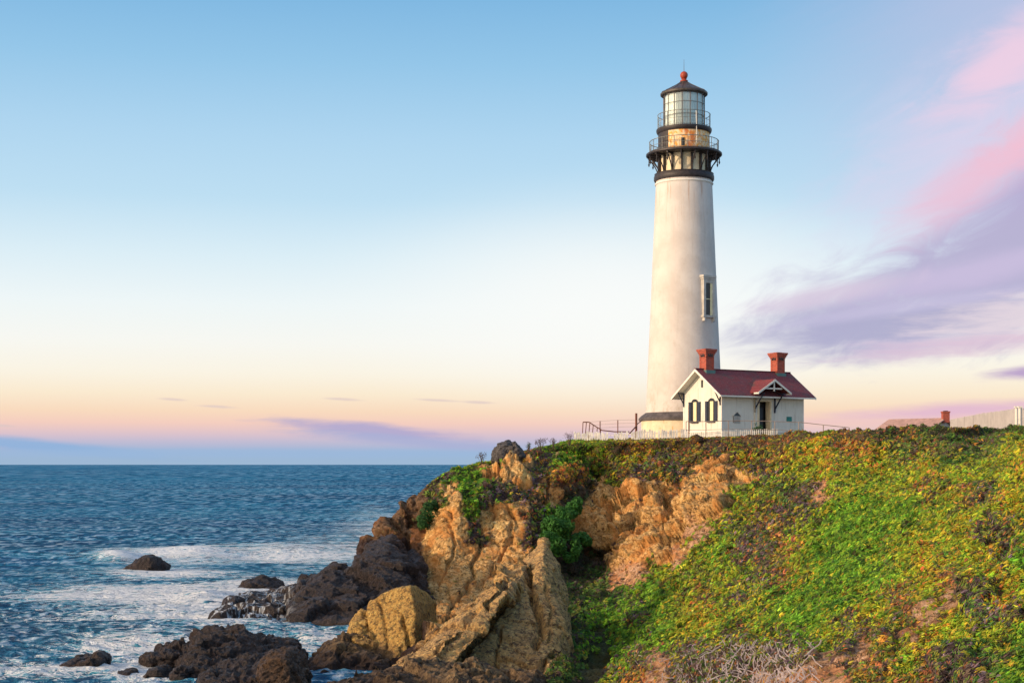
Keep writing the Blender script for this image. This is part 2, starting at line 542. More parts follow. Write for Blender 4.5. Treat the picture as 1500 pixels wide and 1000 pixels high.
M_roof = shingle_material('maroon_shingles', (0.25, 0.042, 0.052), (0.19, 0.032, 0.044), (0.13, 0.045, 0.060))
M_proof = shingle_material('red_shingles', (0.30, 0.040, 0.042), (0.21, 0.028, 0.034), (0.15, 0.030, 0.040))


def glass_material():
    m = bpy.data.materials.new('lantern_glass'); m.use_nodes = True
    t = NT(m.node_tree); t.n.clear()
    tr = t.node('ShaderNodeBsdfTransparent'); tr.inputs[0].default_value = (0.93, 0.98, 0.98, 1)
    gl = t.node('ShaderNodeBsdfGlossy'); gl.inputs['Roughness'].default_value = 0.08
    gl.inputs[0].default_value = (0.9, 0.97, 1, 1)
    fr = t.node('ShaderNodeFresnel'); fr.inputs[0].default_value = 1.5
    mx_ = t.node('ShaderNodeMixShader')
    t.l.new(t.m('ADD', fr.outputs[0], 0.08), mx_.inputs[0]); t.l.new(tr.outputs[0], mx_.inputs[1]); t.l.new(gl.outputs[0], mx_.inputs[2])
    o = t.node('ShaderNodeOutputMaterial'); t.l.new(mx_.outputs[0], o.inputs[0])
    return m


M_glass = glass_material()


def rock_bump(t, pos, p, s=1.0, strength=0.9, crack=1.0, dist=0.40):
    n_a = t.noise(pos, 1.1 * s, 8, 0.68)
    n_b = t.noise(pos, 6.0 * s, 6, 0.7)
    v = t.node('ShaderNodeTexVoronoi', feature='DISTANCE_TO_EDGE')
    wv = t.vm('ADD', pos, t.scale(t.noise(pos, 1.5 * s, 4, 0.6, col=True), (0.9, 0.9, 0.9)))
    t.put(v.inputs['Vector'], wv); v.inputs['Scale'].default_value = 0.8 * s
    ck = t.rng(v.outputs[0], 0.0, 0.05)
    n_c = t.noise(pos, 2.6 * s, 10, 0.78)
    h = t.m('ADD', t.m('MULTIPLY', n_a, 1.0), t.m('ADD', t.m('MULTIPLY', n_b, 0.5), t.m('MULTIPLY', ck, 0.12 * crack)))
    h = t.m('ADD', h, t.m('MULTIPLY', n_c, 1.3))
    b = t.node('ShaderNodeBump'); b.inputs['Strength'].default_value = strength; b.inputs['Distance'].default_value = dist
    t.l.new(h, b.inputs['Height']); t.l.new(b.outputs[0], p.inputs['Normal'])
    return n_a, n_b, ck


def rock_material(name, light, mid, dark, rough=0.85, moss=None, wet=None, s=1.0, spec=0.3, run=False):
    m = bpy.data.materials.new(name); m.use_nodes = True
    t = NT(m.node_tree); t.n.clear()
    pos = t.node('ShaderNodeNewGeometry').outputs['Position']
    p = t.node('ShaderNodeBsdfPrincipled')
    p.inputs['Specular IOR Level'].default_value = spec
    n_a, n_b, ck = rock_bump(t, pos, p, s)
    big = t.noise(pos, 0.35 * s, 5, 0.6)
    c = t.mix(t.rng(big, 0.35, 0.65), light + (1,), mid + (1,))
    g1 = t.noise(pos, 3.8 * s, 6, 0.72)
    g2 = t.noise(t.vm('ADD', pos, (31.0, 7.0, 3.0)), 5.0 * s, 5, 0.75)
    c = t.mix(t.rng(g1, 0.50, 0.57, 0, 0.82), c, dark + (1,))
    c = t.mix(t.rng(g2, 0.54, 0.61, 0, 0.8), c, tuple(min(1, x * 1.5 + 0.03) for x in light) + (1,))
    c = t.mix(t.rng(n_a, 0.56, 0.72, 0, 0.45), c, dark + (1,))
    c = t.mix(t.rng(ck, 0.0, 0.9, 0.6, 0), c, dark + (1,))
    if run:     # sea water streaming back off the low seaward end
        sx = t.node('ShaderNodeSeparateXYZ'); t.l.new(pos, sx.inputs[0])
        stn = t.rng(t.noise(t.scale(pos, (2.2, 1.2, 0.35)), 1.0, 5, 0.65, 0.6), 0.50, 0.60)
        mk = t.m('MULTIPLY', stn, t.m('MULTIPLY', t.rng(sx.outputs[2], 2.3, 0.9), t.rng(sx.outputs[0], -12.5, -15.5)))
        c = t.mix(mk, c, (0.78, 0.84, 0.90, 1))
    if moss:
        n5 = t.noise(pos, 0.55, 6, 0.65)
        c = t.mix(t.rng(n5, moss[1], moss[1] + 0.07, 0, 0.85), c, moss[0] + (1,))
    if wet:
        sp = t.node('ShaderNodeSeparateXYZ'); t.l.new(pos, sp.inputs[0])
        hz = t.m('ADD', sp.outputs[2], t.m('MULTIPLY', t.m('SUBTRACT', big, 0.5), -3.0))
        c = t.mix(t.rng(hz, wet[1], wet[2], 1, 0), c, wet[0] + (1,))
        t.put(p.inputs['Roughness'], t.rng(hz, wet[1] - 1, wet[2], 0.45, rough))
    else:
        p.inputs['Roughness'].default_value = rough
    t.l.new(c, p.inputs['Base Color'])
    o = t.node('ShaderNodeOutputMaterial'); t.l.new(p.outputs[0], o.inputs[0])
    return m


M_rock_tan = rock_material('tan_rock', (0.76, 0.46, 0.17), (0.60, 0.37, 0.16), (0.15, 0.095, 0.055), moss=((0.10, 0.13, 0.03), 0.66))
M_rock_brown = rock_material('brown_rock', (0.38, 0.25, 0.12), (0.26, 0.17, 0.09), (0.05, 0.033, 0.024), wet=((0.05, 0.032, 0.026), 0.4, 2.2))
M_rock_dark = rock_material('wet_dark_rock', (0.064, 0.038, 0.030), (0.032, 0.022, 0.021), (0.018, 0.012, 0.013), rough=0.5, s=1.4, spec=0.5)
M_rock_grey = rock_material('grey_lichen_rock', (0.17, 0.155, 0.15), (0.12, 0.11, 0.115), (0.05, 0.045, 0.045), s=1.6)
M_rock_gold = rock_material('golden_lichen_rock', (0.76, 0.46, 0.13), (0.62, 0.36, 0.11), (0.15, 0.095, 0.045), wet=((0.16, 0.10, 0.06), 0.0, 1.2), s=1.2)


# ------------------------------------------------------------------ land (cliff, bluff top and slopes)
CP = [  # photo x, photo y, distance in metres : skyline, faces, slopes
 (1900, 606, 90), (1700, 612, 94), (1500, 627, 98), (1400, 626, 102), (1290, 631, 108), (1180, 635, 118), (1060, 642, 124),
 (1000, 645, 127), (940, 648, 128), (840, 652, 130), (790, 660, 128), (740, 672, 124), (690, 683, 120), (650, 692, 117),
 (620, 712, 115), (600, 735, 113), (575, 757, 112), (550, 787, 110), (530, 830, 108), (500, 872, 106), (455, 915, 104),
 # left brown flank
 (620, 760, 111.5), (600, 800, 109.5), (580, 850, 106), (560, 920, 101), (500, 950, 90), (500, 1000, 76), (560, 1000, 76),
 (455, 1000, 76), (455, 1150, 52), (600, 960, 75), (600, 1150, 53),
 # tan face A
 (650, 740, 109.5), (640, 800, 106.5), (620, 860, 103), (640, 925, 84), (700, 720, 112), (700, 780, 108), (700, 840, 104), (700, 900, 93),
 (750, 700, 116), (750, 760, 110), (760, 800, 107), (760, 850, 102), (740, 1000, 68), (700, 1150, 54), (660, 1000, 68),
 # knob at top and gully
 (790, 690, 119), (830, 690, 118), (800, 740, 112.5), (850, 740, 117), (830, 780, 113), (790, 800, 107), (850, 820, 114), (850, 880, 100),
 (845, 930, 80), (835, 965, 71), (820, 1000, 64), (870, 700, 125),
 # tan face B
 (900, 690, 123), (890, 740, 117.5), (900, 800, 112), (885, 850, 108), (950, 700, 120), (960, 760, 113), (940, 830, 105), (1010, 690, 120),
 (1020, 740, 112), (1000, 800, 104), (1060, 690, 118), (1060, 740, 108), (1050, 790, 99),
 # green slope
 (880, 880, 99), (880, 930, 86), (870, 980, 73), (860, 1060, 55), (860, 1150, 46), (950, 870, 92), (950, 930, 72), (950, 1000, 54),
 (1050, 850, 80), (1050, 920, 60), (1050, 1000, 43), (1050, 1150, 30), (1120, 700, 112), (1120, 780, 90), (1180, 660, 113), (1200, 700, 98),
 (1200, 760, 78), (1200, 840, 57), (1200, 920, 41), (1200, 1000, 31), (1200, 1150, 23), (1300, 680, 96), (1300, 720, 76), (1300, 800, 53),
 (1300, 900, 37), (1300, 1000, 28.5), (1400, 670, 82), (1400, 700, 66), (1400, 780, 47), (1400, 880, 34), (1400, 1000, 26), (1500, 669, 66),
 (1500, 700, 54), (1500, 760, 43), (1500, 850, 32.5), (1500, 1000, 24), (1500, 1150, 18), (1700, 668, 50), (1700, 800, 33), (1700, 1150, 15.5),
 (1900, 665, 42), (1900, 850, 25), (1900, 1150, 14), (1300, 652, 104), (1400, 650, 99), (1500, 650, 95), (1700, 645, 88), (1240, 650, 110),
 (1350, 662, 96), (1440, 662, 90),
 # beyond the right edge of the frame
 (2300, 604, 80), (2300, 664, 37), (2300, 850, 21), (2300, 1150, 12.5), (2900, 604, 70), (2900, 664, 32), (2900, 850, 19), (2900, 1150, 11.5),
]
CP = np.array(CP, float)


def tps(pts, vals, lam=1e-5):
    n = len(pts)
    d = np.linalg.norm(pts[:, None] - pts[None], axis=2)
    K = np.where(d > 0, d * d * np.log(np.maximum(d, 1e-9)), 0) + lam * np.eye(n)
    Pm = np.c_[np.ones(n), pts]
    A = np.zeros((n + 3, n + 3)); A[:n, :n] = K; A[:n, n:] = Pm; A[n:, :n] = Pm.T
    s = np.linalg.solve(A, np.r_[vals, 0, 0, 0])
    def f(q):
        out = np.empty(len(q))
        for a in range(0, len(q), 60000):
            qq = q[a:a + 60000]
            dd = np.linalg.norm(qq[:, None] - pts[None], axis=2)
            U = np.where(dd > 0, dd * dd * np.log(np.maximum(dd, 1e-9)), 0)
            out[a:a + 60000] = U @ s[:n] + s[n] + qq @ s[n + 1:]
        return out
    return f


_f = tps(CP[:, :2] / 300.0, 100.0 / CP[:, 2])


def depth_at(px, py):
    q = np.c_[np.ravel(px), np.ravel(py)] / 300.0
    return 100.0 / np.maximum(_f(q), 0.8)


sky_x = [455, 500, 530, 550, 575, 600, 620, 650, 690, 740, 790, 840, 940, 1000, 1060, 1180, 1290, 1400, 1500, 1700, 1900, 2900]
sky_y = [915, 872, 830, 787, 757, 735, 714, 692, 683, 672, 660, 652, 648, 645, 642, 635, 631, 626, 627, 616, 608, 606]

CLS_X0, CLS_Y0, CELL = 575.0, 635.0, 30.0
# land classes: 0 brown rock, 1 dark rock, 2 green, 3 yellow-green, 4 dull green, 5 mixed, 6 orange, 7 dry purple, 8 red, 9 bare soil, 10 tan rock, 11 gully rock (mossy brown, gully shade partly put into the colour)
CMAP = [
 [0, 0, 0, 0, 2, 2, 2, 2, 2, 3, 3, 3, 5, 5, 5, 5, 5, 5, 5, 5, 5, 3, 5, 5, 4, 5, 4, 4, 5, 4, 4, 4],
 [0, 0, 7, 3, 3, 8, 8, 7, 2, 2, 3, 5, 6, 7, 5, 5, 7, 6, 5, 5, 6, 6, 5, 8, 6, 4, 5, 4, 4, 4, 3, 6],
 [0, 7, 7, 2, 2, 10, 10, 7, 8, 8, 3, 5, 7, 5, 7, 10, 10, 10, 7, 3, 3, 6, 3, 3, 3, 3, 6, 3, 3, 3, 3, 6],
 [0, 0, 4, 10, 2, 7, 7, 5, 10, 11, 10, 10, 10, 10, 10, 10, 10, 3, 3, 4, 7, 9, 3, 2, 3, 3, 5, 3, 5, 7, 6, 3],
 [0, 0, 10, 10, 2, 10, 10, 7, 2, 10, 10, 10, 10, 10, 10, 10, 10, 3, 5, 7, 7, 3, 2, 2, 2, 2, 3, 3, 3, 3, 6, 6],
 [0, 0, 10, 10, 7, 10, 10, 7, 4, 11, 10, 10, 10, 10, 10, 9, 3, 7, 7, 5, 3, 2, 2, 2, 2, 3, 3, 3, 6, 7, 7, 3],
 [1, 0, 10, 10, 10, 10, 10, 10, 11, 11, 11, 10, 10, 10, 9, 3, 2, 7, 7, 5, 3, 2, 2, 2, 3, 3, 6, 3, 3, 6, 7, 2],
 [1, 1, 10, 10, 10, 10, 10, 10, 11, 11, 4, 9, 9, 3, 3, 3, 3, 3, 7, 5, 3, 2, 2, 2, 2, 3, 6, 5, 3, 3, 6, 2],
 [1, 1, 10, 10, 10, 10, 10, 10, 4, 4, 4, 4, 2, 2, 3, 5, 3, 7, 3, 2, 2, 2, 2, 3, 5, 5, 3, 9, 7, 7, 6, 3],
 [1, 1, 10, 10, 10, 10, 10, 10, 4, 4, 2, 2, 7, 2, 3, 6, 3, 3, 3, 2, 2, 3, 7, 6, 3, 5, 9, 6, 3, 7, 7, 6],
 [1, 1, 10, 10, 10, 10, 10, 10, 4, 4, 2, 2, 2, 2, 3, 3, 3, 7, 3, 7, 2, 3, 3, 7, 7, 9, 6, 3, 3, 3, 3, 2],
 [1, 1, 10, 10, 10, 10, 10, 10, 4, 4, 2, 2, 7, 9, 7, 7, 7, 7, 7, 7, 7, 9, 7, 9, 5, 3, 5, 7, 7, 4, 3, 2],
 [1, 1, 10, 10, 10, 10, 10, 10, 4, 4, 3, 7, 8, 9, 7, 7, 7, 7, 9, 9, 9, 9, 9, 5, 5, 3, 5, 7, 7, 7, 2, 2],
]
CL = ['B', 'D', 'G', 'Y', 'g', 'M', 'O', 'P', 'R', 'S', 'T', 'K']
CM = np.array(CMAP)
assert CM.shape == (13, 32)
#            rock colour under / ground colour by class
GROUND = {'B': (0.21, 0.125, 0.068), 'D': (0.055, 0.035, 0.03), 'G': (0.055, 0.07, 0.02), 'Y': (0.10, 0.09, 0.03), 'g': (0.05, 0.055, 0.025),
          'M': (0.11, 0.075, 0.04), 'O': (0.14, 0.08, 0.03), 'P': (0.10, 0.07, 0.065), 'R': (0.14, 0.06, 0.03), 'S': (0.66, 0.38, 0.20),
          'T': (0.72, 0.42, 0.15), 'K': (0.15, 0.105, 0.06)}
ROCKY = dict(B=1, D=1, T=1, K=0.8, S=0.12, P=0.3, R=0.3, M=0.12, G=0, Y=0, g=0, O=0)
COVER = dict(B=0.10, D=0, T=0.03, K=0.5, S=0.10, P=0.85, R=1, M=1, G=1, Y=1, g=1, O=1)


def classes(px, py, wpos, jit=0.0):
    n = len(px)
    q = wpos * 0.45
    ox = perlin(q, 41) * 20 + perlin(q * 3.1, 43) * 9
    oy = perlin(q, 42) * 16 + perlin(q * 3.1, 44) * 8
    if jit:
        ox = ox + rng.normal(size=n) * jit; oy = oy + rng.normal(size=n) * jit * 0.8
    ci = np.clip(np.round((px + ox - CLS_X0) / CELL), 0, 31).astype(int)
    ri = np.clip(np.round((py + oy - CLS_Y0) / CELL), 0, 12).astype(int)
    return CM[ri, ci]


NU, NV, NB = 1160, 460, 46
us = np.r_[np.linspace(455, 1700, 930), np.linspace(1705, 2900, 230)]
sk = np.interp(us, sky_x, sky_y)
sk = np.convolve(np.pad(sk, 12, mode='edge'), np.ones(25) / 25, 'valid')
vv = np.linspace(0, 1, NV)
PX = np.repeat(us[None], NV, 0)
PY = sk[None] + vv[:, None] * (1150 - sk[None])
DD = depth_at(PX, PY).reshape(NV, NU)
Wx = (PX - 750) / F * DD; Wy = DD; Wz = EYE + (680 - PY) / F * DD
front = np.stack([Wx, Wy, Wz], -1)
# land behind the skyline: a level bluff top on the right, running down into the sea on the left
top = front[0]
kk = (np.linspace(0, 1, NB + 1)[1:]) ** 1.8
flat = sstep(us, 640, 860)
back = []
for k in kk[::-1]:
    dist = k * (flat * 220 + (1 - flat) * 60)
    dirx = (us - 750) / F
    x = top[:, 0] + dirx * dist
    y = top[:, 1] + dist
    zr = 12.3 + (top[:, 2] - 12.3) * np.exp(-dist / 6.0)
    zl = top[:, 2] - 0.02 * dist - 0.35 * np.maximum(dist - 2, 0) - 0.002 * dist ** 2
    back.append(np.stack([x, y, flat * zr + (1 - flat) * np.maximum(zl, -4)], -1))
V3 = np.concatenate([np.array(back), front], 0)
PXa = np.concatenate([np.repeat(us[None], NB, 0), PX], 0)
PYa = np.concatenate([np.repeat(sk[None], NB, 0), PY], 0)
NR = NV + NB


def grid_normals(G):
    du = np.gradient(G, axis=1); dv = np.gradient(G, axis=0)
    n = np.cross(dv, du)
    n /= np.maximum(np.linalg.norm(n, axis=-1), 1e-9)[..., None]
    return n


Nn = grid_normals(V3)
if Nn[NB + 100, 500] @ np.array([0, -1, 0.4]) < 0: Nn = -Nn
Pf = V3.reshape(-1, 3).copy(); Nf = Nn.reshape(-1, 3)
pxf, pyf = PXa.ravel(), PYa.ravel()
cls = classes(pxf, pyf, Pf)
rocky_t = np.array([ROCKY[c] for c in CL]); 
rk = rocky_t[cls].reshape(NR, NU)
for _ in range(5):
    rk = (np.roll(rk, 1, 0) + np.roll(rk, -1, 0) + np.roll(rk, 1, 1) + np.roll(rk, -1, 1) + rk) / 5
rk = rk.ravel()
warp = np.stack([fbm(Pf * 0.25, 3, 61), fbm(Pf * 0.25, 3, 71), fbm(Pf * 0.25, 3, 81)], 1)
fa, ca = facets(Pf * 0.17 * (1, 1, 0.8) + warp * 0.22, 3, 1.0)
fb, cb = facets(Pf * 0.50 + warp * 0.35, 5, 1.0)
fc, cc = facets(Pf * 1.5 + warp * 0.5, 6, 1.0)
calm = np.exp(-(((pxf - 670) / 95) ** 4 + ((pyf - 830) / 85) ** 4))
gravel = fbm(Pf * 3.0, 3, 24)
d_rock = (1 - 0.82 * calm) * (1.25 * fa + 0.60 * fb) + (0.22 - 0.14 * calm) * fc - (0.45 - 0.35 * calm) * (1 - sstep(ca, 0, 0.09)) - (0.2 - 0.16 * calm) * (1 - sstep(cb, 0, 0.10)) + (0.10 - 0.05 * calm) * fbm(Pf * 0.9, 5, 20) + (0.05 - 0.02 * calm) * gravel
near = np.clip(Pf[:, 1] / 90.0, 0.25, 1.0)
d_veg = near * (0.50 * fbm(Pf * 0.28, 4, 30) + 0.30 * fbm(Pf * 0.95, 3, 35))
edge = np.zeros((NR, NU)) + 1.0
edge[:NB] = 0.25
# vertical flutes and gullies on steep places
flute = fbm(Pf * (0.5, 0.12, 0.10), 4, 50, ridged=True)
LF = [([(628, 765), (612, 800), (590, 850)], 4, 0.5), ([(700, 742), (706, 790), (690, 850), (655, 905)], 3.5, 0.45), ([(655, 760), (668, 800), (640, 860)], 3, 0.3),
      ([(752, 770), (735, 820), (700, 860)], 3.5, 0.4), ([(575, 770), (600, 790), (605, 830)], 5, 0.6), ([(935, 745), (925, 790), (915, 850)], 3, 0.4),
      ([(990, 715), (975, 760), (985, 810)], 3, 0.35), ([(900, 700), (890, 760), (878, 820)], 4, 0.5), ([(735, 690), (742, 730)], 4, 0.5), ([(805, 690), (800, 740)], 4, 0.6)]
jx = perlin(Pf * 0.7, 310) * 6; jy = perlin(Pf * 0.7, 311) * 6
for line, wd, dp in LF:
    best = np.full(len(Pf), 1e9)
    for (x0, y0), (x1, y1) in zip(line, line[1:]):
        ex, ey = x1 - x0, y1 - y0
        tt = np.clip(((pxf + jx - x0) * ex + (pyf + jy - y0) * ey) / (ex * ex + ey * ey), 0, 1)
        best = np.minimum(best, np.hypot(pxf + jx - x0 - tt * ex, pyf + jy - y0 - tt * ey))
    d_rock = d_rock - dp * (1 - sstep(best, wd * 0.3, wd * 1.2))
disp = (rk * (d_rock + 0.08 * flute) + (1 - rk) * d_veg) * edge.ravel()
Pd = Pf + Nf * disp[:, None]
build_pad = np.exp(-(((Pf[:, 0] - 21) / 14) ** 4 + ((Pf[:, 1] - 150) / 17) ** 4))
Pd[:, 2] = Pd[:, 2] * (1 - build_pad * (Pf[:, 1] > 133)) + 12.3 * build_pad * (Pf[:, 1] > 133)
# colour of bare ground
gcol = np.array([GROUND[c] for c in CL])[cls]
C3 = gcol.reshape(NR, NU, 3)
for _ in range(2):
    C3 = (np.roll(C3, 1, 0) + np.roll(C3, -1, 0) + np.roll(C3, 1, 1) + np.roll(C3, -1, 1) + C3) / 5
gcol = C3.reshape(-1, 3) * (1 + 0.30 * fbm(Pf * 0.5, 4, 90))[:, None]
lowwet = (1 - sstep(Pd[:, 2] + fbm(Pf * 0.3, 3, 95) * 0.9, 0.6, 2.4)) * (1 - sstep(pxf, 590, 640))
gcol = gcol * (1 - lowwet[:, None]) + np.array((0.05, 0.033, 0.027)) * lowwet[:, None]
gcol = np.clip(gcol, 0.008, 0.8)


def land_material():
    m = bpy.data.materials.new('cliff_earth_and_rock'); m.use_nodes = True
    t = NT(m.node_tree); t.n.clear()
    pos = t.node('ShaderNodeNewGeometry').outputs['Position']
    at = t.node('ShaderNodeAttribute', attribute_name='col').outputs['Color']
    p = t.node('ShaderNodeBsdfPrincipled'); p.inputs['Roughness'].default_value = 0.9
    p.inputs['Specular IOR Level'].default_value = 0.2
    n_a, n_b, ck = rock_bump(t, pos, p, 1.1, 0.9, 0.7, 0.26)
    g1 = t.noise(pos, 3.6, 6, 0.72)
    g2 = t.noise(t.vm('ADD', pos, (31.0, 7.0, 3.0)), 4.5, 5, 0.75)
    c = t.mix(t.rng(g1, 0.50, 0.57, 0, 0.80), at, t.scale(at, (0.25, 0.19, 0.15)))
    c = t.mix(t.rng(g2, 0.53, 0.60, 0, 0.85), c, t.scale(at, (1.45, 1.65, 2.1)))
    c = t.mix(t.rng(t.noise(pos, 0.5, 4, 0.6), 0.47, 0.60, 0, 0.6), c, t.scale(at, (1.05, 0.70, 0.45)))
    c = t.mix(t.rng(ck, 0.0, 0.8, 0.5, 0), c, t.scale(at, (0.25, 0.2, 0.18)))
    t.l.new(c, p.inputs['Base Color'])
    o = t.node('ShaderNodeOutputMaterial'); t.l.new(p.outputs[0], o.inputs[0])
    return m


M_land = land_material()
me = mesh_from_np('coastal_cliff', Pd, grid_faces(NR, NU)[:, ::-1], M_land)
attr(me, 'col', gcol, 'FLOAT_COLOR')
land = bpy.data.objects.new('terrain', me)
COL.objects.link(land)
tag(land, kind='structure')
G3 = Pd.reshape(NR, NU, 3)


def ground_z(x, y):
    """height of the bluff top near (x, y)"""
    sub = Pd[(np.abs(Pd[:, 0] - x) < 3) & (np.abs(Pd[:, 1] - y) < 3)]
    if len(sub) == 0: return 12.75
    d = (sub[:, 0] - x) ** 2 + (sub[:, 1] - y) ** 2
    return float(sub[np.argmin(d), 2])


def land_at(px, py):
    """displaced point of the land seen at a photo pixel"""
    j = int(np.argmin(np.abs(us - px)))
    col = G3[NB:, j]
    yy = 680 - (col[:, 2] - EYE) / col[:, 1] * F
    i = int(np.argmin(np.abs(yy - py)))
    return Vector(col[i])


# ------------------------------------------------------------------ ground cover on the land
def tuft_mesh(name, n, mat, spread=0.5, thick=0.075, seed=0, length=(0.45, 0.95)):
    r = random.Random(seed)
    bm = bmesh.new()
    for i in range(n):
        a = r.random() * 6.283; rad = spread * math.sqrt(r.random())
        base_ = Vector((math.cos(a) * rad, math.sin(a) * rad, -0.15))
        lean = Vector((math.cos(a) * rad * 0.9 + r.uniform(-.35, .35), math.sin(a) * rad * 0.9 + r.uniform(-.35, .35), r.uniform(*length)))
        tip = base_ + lean
        mid = base_ + lean * 0.55 + Vector((r.uniform(-.06, .06), r.uniform(-.06, .06), -0.02))
        d = lean.normalized(); u = d.orthogonal().normalized(); v = d.cross(u)
        A = []; B = []
        for k in range(3):
            t = 2.094 * k + r.random() * 0.3
            o = u * math.cos(t) + v * math.sin(t)
            A.append(bm.verts.new(base_ + o * thick * 0.8)); B.append(bm.verts.new(mid + o * thick))
        T = bm.verts.new(tip)
        for k in range(3):
            bm.faces.new((A[k], A[(k + 1) % 3], B[(k + 1) % 3], B[k]))
            bm.faces.new((B[k], B[(k + 1) % 3], T))
    bmesh.ops.recalc_face_normals(bm, faces=bm.faces)
    me = bpy.data.meshes.new(name); bm.to_mesh(me); bm.free(); me.materials.append(mat)
    return me


def foliage_material(name, from_attr=True, color=(0.06, 0.15, 0.02), trans=0.25):
    m = bpy.data.materials.new(name); m.use_nodes = True
    t = NT(m.node_tree); t.n.clear()
    if from_attr:
        c = t.node('ShaderNodeAttribute', attribute_name='tcol', attribute_type='INSTANCER').outputs['Color']
    else:
        pos = t.node('ShaderNodeNewGeometry').outputs['Position']
        isl = t.node('ShaderNodeNewGeometry').outputs['Random Per Island']
        c = t.mix(t.rng(t.noise(pos, 2.5, 4, 0.6), 0.35, 0.65), tuple(x * 0.6 for x in color) + (1,), tuple(x * 1.35 for x in color) + (1,))
        c = t.mix(t.m('MULTIPLY', isl, 0.5), c, tuple(min(1, x * 1.9) for x in color) + (1,))
    d = t.node('ShaderNodeBsdfPrincipled'); d.inputs['Roughness'].default_value = 0.6
    d.inputs['Specular IOR Level'].default_value = 0.25
    t.l.new(c, d.inputs['Base Color'])
    tr = t.node('ShaderNodeBsdfTranslucent'); t.l.new(c, tr.inputs[0])
    mx_ = t.node('ShaderNodeMixShader'); mx_.inputs[0].default_value = trans
    t.l.new(d.outputs[0], mx_.inputs[1]); t.l.new(tr.outputs[0], mx_.inputs[2])
    o = t.node('ShaderNodeOutputMaterial'); t.l.new(mx_.outputs[0], o.inputs[0])
    return m


M_cover = foliage_material('ice_plant_leaves')
PAL = {  # leaf colours by class (linear), several per class
 'G': [(0.10, 0.24, 0.015), (0.14, 0.30, 0.02), (0.20, 0.34, 0.02), (0.05, 0.14, 0.015)],
 'g': [(0.05, 0.12, 0.025), (0.09, 0.16, 0.03), (0.16, 0.18, 0.03), (0.09, 0.06, 0.05)],
 'Y': [(0.26, 0.32, 0.02), (0.34, 0.36, 0.025), (0.16, 0.26, 0.02), (0.38, 0.28, 0.02), (0.10, 0.12, 0.03)],
 'O': [(0.46, 0.33, 0.02), (0.50, 0.23, 0.025), (0.38, 0.36, 0.02), (0.24, 0.31, 0.02), (0.50, 0.16, 0.04), (0.30, 0.32, 0.02)],
 'M': [(0.34, 0.27, 0.03), (0.20, 0.21, 0.03), (0.42, 0.20, 0.03), (0.12, 0.08, 0.06), (0.14, 0.12, 0.05), (0.36, 0.13, 0.05)],
 'P': [(0.12, 0.085, 0.10), (0.19, 0.14, 0.16), (0.07, 0.045, 0.055), (0.12, 0.13, 0.05), (0.09, 0.06, 0.05)],
 'R': [(0.42, 0.12, 0.035), (0.36, 0.20, 0.03), (0.20, 0.20, 0.03), (0.14, 0.07, 0.05), (0.50, 0.24, 0.04)],
 'S': [(0.30, 0.16, 0.08), (0.24, 0.20, 0.05), (0.14, 0.09, 0.06)],
 'T': [(0.30, 0.18, 0.06), (0.20, 0.18, 0.05), (0.12, 0.08, 0.05)],
 'K': [(0.06, 0.09, 0.03), (0.10, 0.08, 0.05), (0.05, 0.05, 0.03)],
 'B': [(0.20, 0.12, 0.05), (0.10, 0.10, 0.04), (0.14, 0.08, 0.05)],
 'D': [(0.08, 0.06, 0.04)],
}
# candidate samples on cells of the land grid
q00 = G3[:-1, :-1]; q10 = G3[1:, :-1]; q01 = G3[:-1, 1:]; q11 = G3[1:, 1:]
area = np.linalg.norm(np.cross(q11 - q00, q10 - q01), axis=-1) * 0.5
cdist = q00[..., 1]
size_c = np.clip(0.0024 * cdist, 0.095, 0.27)                 # nearer plants are modelled finer
dens = 1.9 / size_c ** 2
rows = np.arange(NR - 1)[:, None] + np.zeros((1, NU - 1), int)
dens = np.where(rows < NB - 14, 0.0, dens)
cx_ = q00[..., 0] / cdist
dens = np.where((cdist < 13), 0, dens)
dens = np.where(cx_ > 0.36, dens * 0.5, dens)
yy_ = 680 - (q00[..., 2] - EYE) / cdist * F
dens = np.where(yy_ > 1080, dens * 0.4, dens)
padc = build_pad.reshape(NR, NU)[:-1, :-1]
dens = np.where((cdist > 137) & (padc > 0.3), 0, dens)
cov_c = np.array([COVER[c] for c in CL])[cls.reshape(NR, NU)[:-1, :-1]]
lam = area * dens * np.maximum(cov_c, 0.0) * (q00[..., 2] > 0.45)
cnt = rng.poisson(lam)
print('cover clumps', cnt.sum(), 'land area', area[NB:].sum())
ri, ci = np.nonzero(cnt)
rep = cnt[ri, ci]
ri = np.repeat(ri, rep); ci = np.repeat(ci, rep)
a_, b_ = rng.random(len(ri)), rng.random(len(ri))
pos = (q00[ri, ci] * ((1 - a_) * (1 - b_))[:, None] + q10[ri, ci] * (a_ * (1 - b_))[:, None] + q01[ri, ci] * ((1 - a_) * b_)[:, None] + q11[ri, ci] * (a_ * b_)[:, None])
GN = grid_normals(G3)
if GN[NB + 100, 500] @ np.array([0, -1, 0.4]) < 0: GN = -GN
nrm = GN[ri, ci]
ccl = classes(PXa[ri, ci], PYa[ri, ci], Pf.reshape(NR, NU, 3)[ri, ci], 10.0)
_u = rng.random(len(ri))
ccl = np.where((ccl == CL.index('P')) & (_u < 0.42), CL.index('M'), ccl)
ccl = np.where((ccl == CL.index('P')) & (_u > 0.86), CL.index('g'), ccl)
ccl = np.where((ccl == CL.index('Y')) & (_u < 0.30), CL.index('G'), ccl)
ccl = np.where((ccl == CL.index('O')) & (_u < 0.30), CL.index('Y'), ccl)
ccl = np.where((ccl == CL.index('M')) & (_u < 0.25), CL.index('g'), ccl)
ccl = np.where((ccl == CL.index('G')) & (_u < 0.10), CL.index('Y'), ccl)
